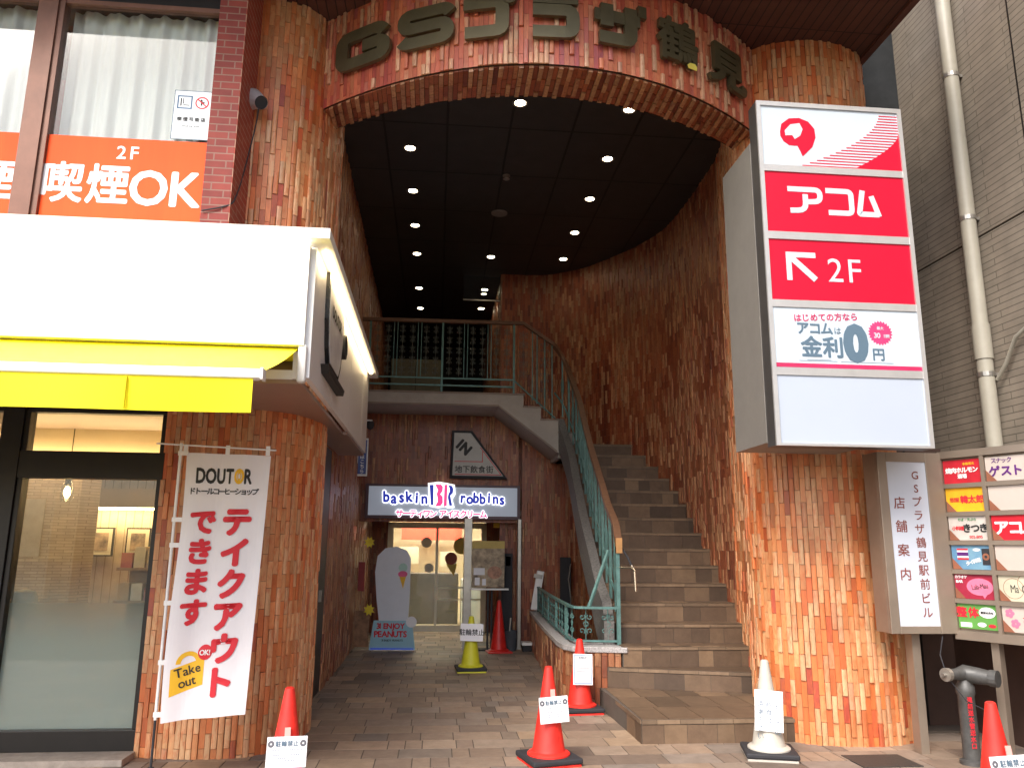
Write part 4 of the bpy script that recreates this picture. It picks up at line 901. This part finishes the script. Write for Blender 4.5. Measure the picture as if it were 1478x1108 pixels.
for z in rows[1:-1]: b.fbox(fr,.025,.345,z-.018,z+.018,-.02,.017).fbox(fr,.375,.70,z-.018,z+.018,-.02,.017)
b.build('frame',bronze,db)
pm={'a':M('plate_crimson',(.50,.02,.035),.35),'b':M('plate_amber',(.80,.42,.02),.35),'c':M('plate_cream',(.55,.50,.46),.4),'d':M('plate_blue',(.06,.16,.30),.35,var=.5,vs=6,c2=(.2,.36,.45)),'e':M('plate_wine',(.34,.02,.05),.35),'f':M('plate_green',(.12,.33,.07),.35),'g':M('plate_beige',(.52,.45,.40),.45,var=.05),'h':M('plate_scarlet',(.62,.015,.03),.35),'i':M('plate_ivory',(.60,.56,.42),.45)}
brn=M('brown_corner',(.27,.10,.055),.5); purple=M('purple_ink',(.10,.015,.16),.5); pinkm=M('pink_ink',(.75,.18,.30),.5); grn=M('green_ink',(.04,.22,.07),.5)
c1=['a','b','c','d','e','f']; c2=['g','g','h','g','i','g']
names1=['crimson tenant plate at the top','amber tenant plate reading 韓太郎','cream tenant plate reading きつき','blue tenant plate with striped flag','wine red karaoke bar plate with pink bubble','green tenant plate at the bottom']
names2=['beige snack bar plate reading ゲスト','blank beige plate, upper','scarlet plate reading アコム','blank beige plate, middle','ivory plate with thin line drawing','beige plate with pink blossoms']
for ci,(u0,u1,cc,nm) in enumerate(((.03,.34,c1,names1),(.38,.695,c2,names2))):
    for r_ in range(6):
        z1=rows[6-r_]-.02; z0=rows[5-r_]+.02
        p=MB().fbox(fr,u0,u1,z0,z1,-.02,0).build('tenant_plate',pm[cc[r_]],db); p['label']=nm[r_]
        uc=(u0+u1)/2; zc=(z0+z1)/2
        if not (ci==0 and r_ in (0,5)) : 
            MB().poly(fr,[(u0,z0),(u0+.08,z0),(u0,z0+.09)],0,.002).build('corner_mark',brn,p)
        A=lambda n_,mt,mb: mb.build(n_,mt,p)
        if ci==0 and r_==0: t=MB(); text(t,'焼肉ホルモン',fr,uc,zc+.01,.05,bold=.03,adv=.9); text(t,'酒場',fr,uc,zc-.04,.04,bold=.03); A('lettering',whitep,t); t=MB(); text(t,'本格炭火',fr,uc+.06,zc+.06,.025,bold=.02); A('small_lettering',gold,t)
        if ci==0 and r_==1: t=MB(); text(t,'韓太郎',fr,uc+.06,zc,.068,bold=.025,adv=.95); text(t,'居酒屋',fr,uc-.085,zc,.04,bold=.01,adv=.8,xs=.8); A('lettering',redink,t)
        if ci==0 and r_==2:
            t=MB(); text(t,'きつき',fr,uc+.06,zc,.075,bold=.035,adv=.9); A('lettering',black,t)
            t=MB(); text(t,'小料理',fr,uc-.08,zc,.036,bold=.03,adv=.9); text(t,'☎502-8195'[1:],fr,uc+.06,zc-.07,.032,bold=.01); A('red_lettering',redink,t)
            t=MB(); text(t,'そば・天ぷら',fr,uc,zc+.07,.026,bold=.02,adv=1); A('green_lettering',grn,t)
        if ci==0 and r_==3:
            t=MB().fbox(fr,uc-.11,uc-.02,zc+.055,zc+.07,0,.002).fbox(fr,uc-.11,uc-.02,zc-.02,zc-.005,0,.002); A('flag_red_stripe',redink,t)
            t=MB().fbox(fr,uc-.11,uc-.02,zc+.04,zc+.055,0,.002).fbox(fr,uc-.11,uc-.02,zc-.005,zc+.01,0,.002).disc(fr,uc+.05,zc+.06,.03,0,.002,12,rv=.012); A('flag_white_stripe',whitep,t)
            t=MB().fbox(fr,uc-.11,uc-.02,zc+.01,zc+.04,0,.002); A('flag_blue_stripe',purple,t)
            t=MB(); text(t,'タイ料理',fr,uc+.015,zc-.035,.036,bold=.03,rot=.3,adv=.85); A('lettering',whitep,t); t=MB().fbox(fr,uc+.09,uc+.15,zc-.06,zc+.07,0,.002); A('photo_inset',rubber,t); t=MB().ringf(fr,uc+.12,zc+.005,.012,.028,.002,.0035,14); A('food_picture',brn,t)
        if ci==0 and r_==4:
            t=MB().disc(fr,uc+.045,zc,.105,0,.002,24,rv=.068).poly(fr,[(uc+.06,zc-.06),(uc+.10,zc-.055),(uc+.075,zc-.09)],0,.0025); A('speech_bubble',pinkm,t); t=MB(); text(t,'Lala-Mau',fr,uc+.045,zc+.005,.055,rot=.15,xs=.7,d1=.004); A('lettering',black,t)
            t=MB(); text(t,'カラオケ',fr,uc-.1,zc+.075,.028,bold=.03,adv=.9); text(t,'BAR',fr,uc-.115,zc+.04,.03,bold=.03); A('small_lettering',whitep,t)
        if ci==0 and r_==5:
            t=MB(); text(t,'整体',fr,uc-.075,zc+.03,.085,bold=.035,adv=1.1); t.disc(fr,uc+.11,zc-.065,.03,0,.002,14,rv=.014); A('red_lettering',redink,t)
            t=MB().disc(fr,uc+.08,zc+.035,.065,0,.002,20,rv=.042).disc(fr,uc+.03,zc-.06,.035,0,.002,14,rv=.018).fbox(fr,uc-.14,uc-.05,zc-.085,zc-.05,0,.002); A('white_oval',whitep,t); t=MB(); text(t,'慰安の方も',fr,uc+.08,zc+.035,.02,d1=.004,bold=.02,adv=1); A('small_lettering',black,t)
        if ci==1 and r_==0: t=MB(); text(t,'スナック',fr,uc-.03,zc+.065,.045,bold=.02,adv=.88); text(t,'ゲスト',fr,uc,zc-.02,.09,bold=.03,adv=1.0); A('lettering',purple,t)
        if ci==1 and r_==2: t=MB(); text(t,'アコム',fr,uc+.02,zc,.12,bold=.03,adv=.86); A('lettering',paper,t)
        if ci==1 and r_==4: t=MB(); text(t,'Ma Cherie',fr,uc+.04,zc,.085,xs=.65); A('lettering',black,t); t=MB().ringf(fr,uc-.05,zc,.075,.078,0,.001).ringf(fr,uc+.06,zc+.04,.075,.078,0,.001); A('line_drawing',brn,t)
        if ci==1 and r_==5: t=MB(); 
        if ci==1 and r_==5:
            for (a_,b_) in ((-.1,.045),(-.065,-.03)):
                for k in range(5): t.disc(fr,uc+a_+.02*math.cos(k*1.257),zc+b_+.02*math.sin(k*1.257),.016,0,.0015+.0003*k,10)
            A('blossoms',pinkm,t); t=MB(); text(t,'さくら',fr,uc+.09,zc,.07,bold=.01,adv=1); A('lettering',redink,t)
MB().fbox(fr,.25,.31,0,.90,-.10,-.03).fbox(fr,.72,.78,0,.90,-.10,-.03).build('leg',bronze,db)
# wall recess, brown panel behind boards
bw=thing('brown_wall_panel','dark brown metal panel wall low behind sign legs at right','wall panel',(4.6,7.4,0)); MB().box((4.2,7.35,0),(5.0,7.42,2.6)).build('panel',BROWNW,bw); MB().box((4.6,7.335,0),(4.612,7.35,2.6)).build('seam',blackf,bw)
MB().box((4.93,2.5,0),(4.98,7.34,2.35)).build('side_panel',BROWNW,bw); MB().box((4.2,7.1,0),(4.95,7.34,.02)).build('kerb_strip',grout,bw)
mb_=thing('meter_box','small beige electrical box with curved conduit below guide sign','electrical box',(4.2,6.9,.7)); MB().box((4.08,7.0,.62),(4.30,7.12,1.02)).build('casing',M('beige_box',(.36,.31,.24),.5),mb_,bevel=.008); MB().box((4.12,6.99,.64),(4.29,7.0,1.0)).build('lid',M('beige_lid',(.40,.35,.27),.5),mb_)
MB().tube([(4.14,7.06,.62),(4.14,7.06,.42)]+[(4.205-.065*math.cos(a),7.06,.36-.065*math.sin(a)) for a in [i*math.pi/8 for i in range(9)]]+[(4.27,7.06,.42),(4.27,7.06,.5)],.016,8).box((4.235,7.02,.48),(4.305,7.1,.62)).build('conduit',M('beige_pipe',(.42,.38,.31),.5),mb_)
hy=thing('fire_standpipe','grey double headed fire standpipe with red lettering at right edge','standpipe',(4.15,6.1,0))
cst=M('grey_casting',(.10,.10,.098),.5,.4,var=.3,vs=14)
MB().lathe([(.09,0),(.09,.03),(.062,.04),(.060,.50),(.068,.52),(.068,.57),(.055,.59),(.05,.62)],(4.15,6.1,0),20).build('riser',cst,hy,smooth=True)
MB().tube([(3.98,6.04,.665),(4.07,6.07,.665),(4.15,6.1,.665),(4.22,6.02,.655),(4.27,5.95,.65)],.05,14,rr=[.036,.042,.066,.062,.052]).build('twin_head',cst,hy,smooth=True)
bc_=M('brass_cap',(.36,.33,.29),.4,.6)
MB().tube([(3.95,6.03,.665),(3.985,6.042,.665)],.05,14).build('inlet_cap',bc_,hy); MB().tube([(4.265,5.957,.65),(4.295,5.91,.65)],.062,14).build('inlet_cap',cst,hy)
MB().tube([(3.92,6.02,.665),(3.95,6.03,.665)],.016,8).build('valve_stem',steel,hy)
MB().tube([(4.02,6.12,.94),(3.99,6.13,.8),(4.0,6.09,.66)],.005,5).tube([(4.0,6.05,.62),(4.08,6.0,.48),(4.2,5.97,.42)],.004,5).build('chain',rubber,hy)
t=MB(); text(t,'連結送水管送水口',F((4.13,6.034,0)),0,.50,.045,vertical=True,bold=.02,pitch=1.05); t.build('red_lettering',redink,hy)
# ============================================================ GREY NEIGHBOUR BUILDING + PIPE
nb=thing('neighbour_building','grey building with thin horizontal siding along right side','building',(5.2,5,0))
MB().box((5.0,-3,0),(8,7.6,4.48)).build('wall',GREYW,nb); MB().box((5.0,-3,4.5),(8,7.6,14)).build('wall',GREYW,nb)
MB().box((5.02,-3,4.47),(7.9,7.55,4.51)).build('joint',blackf,nb)
MB().box((4.997,5.76,4.51),(5.003,5.775,14)).build('joint',blackf,nb)
MB().box((4.3,7.45,2.6),(5.0,7.7,14)).build('link_wall',M('dark_link_wall',(.03,.032,.034),.9,spec=.1),nb)
pi=thing('drain_pipe','beige vertical drainpipe with steel clamps on the grey siding','drainpipe',(4.9,6.45,0)); pm_=M('beige_pvc',(.34,.32,.265),.45,var=.08)
MB().tube([(4.9,6.45,2.0),(4.9,6.45,13)],.068,20,caps=False).build('pipe',pm_,pi,smooth=True); MB().tube([(4.9,6.45,3.3),(4.9,6.45,3.62)],.077,20).build('socket',pm_,pi,smooth=True)
for z in (6.15,4.66,3.16): MB().tube([(4.9,6.45,z-.02),(4.9,6.45,z+.02)],.074,20).box((4.96,6.42,z-.015),(5.0,6.48,z+.015)).build('clamp',steel,pi)
cb=thing('curved_cable','pale curved cable coming off the grey wall beside drainpipe','cable',(4.95,6.2,3)); MB().tube([(4.95,6.38,3.1),(4.95,6.25,3.22),(4.95,6.1,3.42),(4.96,5.85,3.52),(4.97,5.5,3.55)],.018,8).build('sleeve',pm_,cb,smooth=True); MB().tube([(4.97,5.6,3.55),(5.0,5.6,3.55)],.025,8).build('saddle',steel,cb)
# lamp hood on brick pier side
vh=thing('hooded_vent','round silver hooded vent with hanging black cable on brick pier','vent hood',(-1.73,6.5,5.4))
MB().tube([(-1.737,6.48,5.48),(-1.72,6.47,5.475),(-1.66,6.43,5.43),(-1.635,6.405,5.405)],.1,18,caps=False,rr=[.092,.09,.066,.06]).build('hood',M('brushed_silver',(.60,.60,.62),.4,.3),vh,smooth=True)
MB().tube([(-1.65,6.42,5.42),(-1.638,6.408,5.408)],.057,18).build('mouth',rubber,vh)
cbp=[(-1.66,6.43,5.37),(-1.67,6.42,5.2),(-1.70,6.38,4.9),(-1.72,6.3,4.6),(-1.725,6.2,4.42),(-1.73,6.12,4.32),(-1.8,6.09,4.27),(-1.95,6.085,4.23)]
MB().tube([tuple(p) for p in smooth3(cbp,4)],.006,6).build('cable',rubber,vh)
# ============================================================ BANNER
bf=thing('takeout_banner','white vertical banner flag with red characters advertising takeout by left pillar','banner',(-1.87,5.9,0))
MB().tube([(-1.885,5.93,.42),(-1.885,5.93,2.33)],.011,10).build('pole',whitep,bf,smooth=True); MB().tube([(-1.885,5.93,0),(-1.885,5.93,.43)],.009,8).build('lower_pole',rubber,bf)
MB().tube([(-2.06,5.93,2.325),(-1.2,5.93,2.29)],.006,8).build('crossbar',whitep,bf)
MB().lathe([(.16,0),(.16,.03),(.03,.05),(.02,.12)],(-1.885,5.93,0),24).build('weight_base',rubber,bf)
b=MB()
for z in (2.26,1.78,1.6,1.2,.8,.46): b.fbox(F((0,5.9,0)),-1.9,-1.83,z-.02,z+.012,-.04,-.02)
for x in (-1.85,-1.55,-1.26): b.fbox(F((0,5.93,0)),x-.015,x+.015,2.25,2.32,-.003,.003)
b.build('fabric_loop',whitep,bf)
BW=.60; BH=1.83
def bmap(u,v,d):   # u 0..BW, v 0..BH from bottom
    f=u/BW; w=1-v/BH
    y=5.93-.02*math.sin(f*5+w*3)*(.3+w)-.015*math.sin(f*11+1.5*w)-.05*w*f
    x=-1.84+u*(1-.05*w)-.03*w*0+(.012*math.sin(w*6))*(1-f)
    z=.43+v+.045*f*w-.03*(1-f)*w+ (-.01)*f
    return V(x,y-.001,z)+V(0,-1,0)*d
m=MB(); nu,nv=24,48
for i in range(nu):
    for j in range(nv):
        q=[(i,j),(i+1,j),(i+1,j+1),(i,j+1)]; m.face([bmap(a*BW/nu,b*BH/nv,0) for a,b in q])
cl=m.build('cloth',M('banner_cloth',(.76,.74,.77),.85,var=.04,vs=3),bf,smooth=True)
t=MB(); text(t,'テイクアウト',bmap,.40,1.43,.215,vertical=True,bold=.045,pitch=1.03,d0=.004,d1=.0065,xs=1.05); text(t,'できます',bmap,.155,1.42,.19,vertical=True,bold=.04,pitch=1.1,d0=.004,d1=.0065)
rl_=t.build('red_lettering',redink,cl)
t=MB(); text(t,'D',bmap,.115,1.67,.15,bold=.03,d1=.003,xs=.62)
for ch,u in (('D',.115),('O',.185),('U',.255),('T',.32),('R',.455)): 
    if ch!='D': text(t,ch,bmap,u,1.67,.15,bold=.03,d1=.003,xs=.6)
text(t,'ドトールコーヒーショップ',bmap,.29,1.555,.052,bold=.025,d1=.003,adv=.78); t.build('black_lettering',black,cl)
t=MB(); text(t,'O',bmap,.39,1.67,.15,bold=.03,d1=.003,xs=.62); text(t,'O',bmap,.39,1.67,.09,bold=.03,d1=.0028,xs=.4)

for a_ in range(8):
    for b_ in range(7):
        u0=.045+.0275*a_; u1=u0+.0275; v0=.16+b_*.18/7; v1=v0+.18/7; k_=.06/.22
        t.face([bmap(u0,v0+(u0-.045)*k_,.0015),bmap(u1,v0+(u1-.045)*k_,.0015),bmap(u1,v1+(u1-.045)*k_,.0015),bmap(u0,v1+(u0-.045)*k_,.0015)])
for i in range(10):
    a=math.pi*i/10; b_=math.pi*(i+1)/10; t.poly(bmap,[(.155+.05*math.cos(a),.37+.05*math.sin(a)),(.155+.08*math.cos(a),.37+.08*math.sin(a)),(.155+.08*math.cos(b_),.37+.08*math.sin(b_)),(.155+.05*math.cos(b_),.37+.05*math.sin(b_))],.0005,.003)
t.build('yellow_bag_print',gold,cl)
t=MB().disc(bmap,.265,.435,.052,.0005,.005,22).build('red_disc',redink,cl)
t=MB(); text(t,'OK!',bmap,.265,.435,.05,bold=.02,d0=.009,d1=.0105); t.build('ok_lettering',whitep,cl)
t=MB(); text(t,'Take',bmap,.155,.325,.085,bold=.01,d0=.004,d1=.005,rot=.2); text(t,'out',bmap,.155,.25,.085,bold=.01,d0=.004,d1=.005,rot=.2); t.build('bag_lettering',black,cl)
# ============================================================ CONES
def cone(label,colm,basem,paperkind,H=.70,weight=True,base2=None):
    c=thing('traffic_cone',label,'traffic cone',(0,0,0))
    z=.0
    MB().box((-.19,-.19,.0),(.19,.19,.022)).build('base_plate',colm,c,bevel=.006)
    if weight: MB().box((-.2,-.2,.024),(.2,.2,.064)).build('rubber_weight',rubber,c,bevel=.012)
    s=.062 if weight else .022
    MB().lathe([(.165,s),(.165,s+.012),(.15,s+.025),(.128,s+.03),(.122,s+.05),(.034,H-.03),(.03,H-.008),(.018,H)],n=32).build('cone_body',colm,c,smooth=True)
    return c
def cone_paper(c,w,h,zc,tilt,lines,rz=0,off=.11,kind='h'):
    lean=math.atan(.088/.6)
    fr=F((0,-off,zc),(math.cos(tilt),0,math.sin(tilt)),(-math.sin(tilt),lean,math.cos(tilt)))
    p=MB().fbox(fr,-w/2,w/2,-h/2,h/2,-.003,0).build('paper_notice',paper,c)
    t=MB()
    if kind=='h':
        text(t,'駐輪禁止',fr,0,h*.27,.034*(w/.24),bold=.014,adv=1.04); 
        for y_,l in ((.06,.38),(-.10,.36),(-.2,.2),(-.28,.24)): 
            k=-l
            rr=random.Random(int(100*l))
            while k<l: 
                q=rr.uniform(.015,.04); t.fbox(fr,k*w,(k+q)*w,y_*h,(y_+.025)*h,0,.001); k+=q+.012
    elif kind=='big': text(t,'駐輪禁止',fr,0,0,.085,bold=.012,adv=.98)
    elif kind=='v':
        text(t,'こちらでの',fr,w*.30,h*.36,.052,vertical=True,bold=.0,pitch=1.12); text(t,'ご飲食は',fr,0,h*.42,.052,vertical=True,pitch=1.12); text(t,'ご遠慮下さい',fr,-w*.30,h*.42,.052,vertical=True,pitch=1.12)
    elif kind=='doc':
        text(t,'お知らせ',fr,0,h*.38,.024,bold=.01)
        for k in range(6): t.fbox(fr,-w*(.28+.05*(k%2)),w*(.28+.05*((k+1)%2)),h*(.24-k*.105),h*(.255-k*.105),0,.001)
    t.build('lettering',dkgrey if kind!='big' else black,p)
    if kind=='h':
        b=MB().ringf(fr,-w*.40,h*.27,.006,.020,0,.0012,16).ringf(fr,w*.40,h*.27,.006,.020,0,.0012,16); b.build('bicycle_symbol',M('grey_ink',(.12,.12,.14),.6),p)
        MB().fbox(F((0,-off+.012,zc),(1,0,0),(0,lean,1)),-.018,.018,h/2-.03,h/2+.05,-.004,.004).build('tape',tape,c)
    if kind=='doc':
        b=MB().stroke(fr,[(-w*.43,-h*.45),(w*.43,-h*.45),(w*.43,h*.45),(-w*.43,h*.45)],.007,0,.0012,closed=True); b.build('blue_border',M('pale_blue_ink',(.16,.28,.5),.6),p)
c=cone('orange cone with white no parking paper, nearest the camera at centre',conered,None,0); cone_paper(c,.235,.185,.40,.03,0); place(c,.90,6.35,0,.25)
c=cone('orange cone with portrait notice in blue border beside low stairwell wall',conered,None,0); cone_paper(c,.20,.29,.42,-.04,0,kind='doc'); place(c,1.48,8.2,0,.1)
c=cone('orange cone with white paper at bottom left in front of banner pillar',conered,None,0); cone_paper(c,.245,.18,.33,-.02,0); place(c,-.92,5.5,0,.2)
c=cone('plain orange cone at lower right edge beside the standpipe',conered,None,0); cone_paper(c,.30,.18,.33,.02,0,kind='h',off=.13); place(c,3.42,4.8,0,.1)
c=cone('dull white cone with vertical handwritten notice in front of right pillar',conewhite,None,0,H=.73); cone_paper(c,.215,.30,.36,-.06,0,kind='v',off=.10); place(c,2.67,6.42,0,-.25)
c=cone('yellow cone with large no parking paper in middle of passage',coneyel,None,0); cone_paper(c,.30,.22,.50,-.03,0,kind='big',off=.09); place(c,.50,10.85,0,.05)
c=cone('red cone without notice standing by the dessert poster stand',M('cone_dark_red',(.62,.02,.015),.42),None,0,weight=False,H=.78); place(c,1.02,12.75,0,.1)
# manhole lid
mh=MB().box((3.25,6.05,.0),(3.72,6.4,.010)).build('ground_hatch',M('cast_iron',(.06,.058,.055),.6,.4,bmp=.4,vs=60)); tag(mh,'small dark rectangular metal hatch lid in pavement near right pillar','hatch lid')
# ============================================================ CAMERA, LIGHT
yaw,pitch,roll=R(5.35),R(11.8),R(.5)
fw=V(math.sin(yaw)*math.cos(pitch),math.cos(yaw)*math.cos(pitch),math.sin(pitch)); r0=V(math.cos(yaw),-math.sin(yaw),0); u0=r0.cross(fw)
r=r0*math.cos(roll)+u0*math.sin(roll); u=u0*math.cos(roll)-r0*math.sin(roll)
cam=bpy.data.cameras.new('camera'); co=bpy.data.objects.new('camera',cam); COL.objects.link(co)
co.matrix_world=Matrix(((r.x,u.x,-fw.x,0),(r.y,u.y,-fw.y,0),(r.z,u.z,-fw.z,1.6),(0,0,0,1)))
cam.sensor_width=36; cam.lens=36*1128/1478; cam.clip_end=300; cam.clip_start=.05; sc.camera=co
sd_=V(-.45,-.75,.95).normalized()
w=bpy.data.worlds.new('World'); sc.world=w; w.use_nodes=True; nt=w.node_tree
sky=nt.nodes.new('ShaderNodeTexSky'); sky.sky_type='NISHITA'; sky.sun_disc=False; sky.sun_elevation=math.asin(sd_.z); sky.sun_rotation=math.atan2(sd_.x,sd_.y)
sky.air_density=1.0; sky.dust_density=3.0; sky.ozone_density=.6
bg=nt.nodes['Background']; bg.inputs[1].default_value=.135; nt.links.new(sky.outputs[0],bg.inputs[0])
sl_=bpy.data.lights.new('sun','SUN'); sl_.energy=1.6; sl_.angle=R(25); sl_.color=(1,.95,.88); so=bpy.data.objects.new('sun',sl_); COL.objects.link(so); so.rotation_euler=sd_.to_track_quat('Z','Y').to_euler()
sc.view_settings.view_transform='Standard'; sc.view_settings.look='None'; sc.view_settings.exposure=1.35; sc.view_settings.gamma=1
sc.cycles.max_bounces=8; sc.cycles.diffuse_bounces=4; sc.cycles.transparent_max_bounces=12
try: sc.cycles.use_denoising=True
except Exception: pass
for o in bpy.data.objects:
    if '_o' in o: del o['_o']
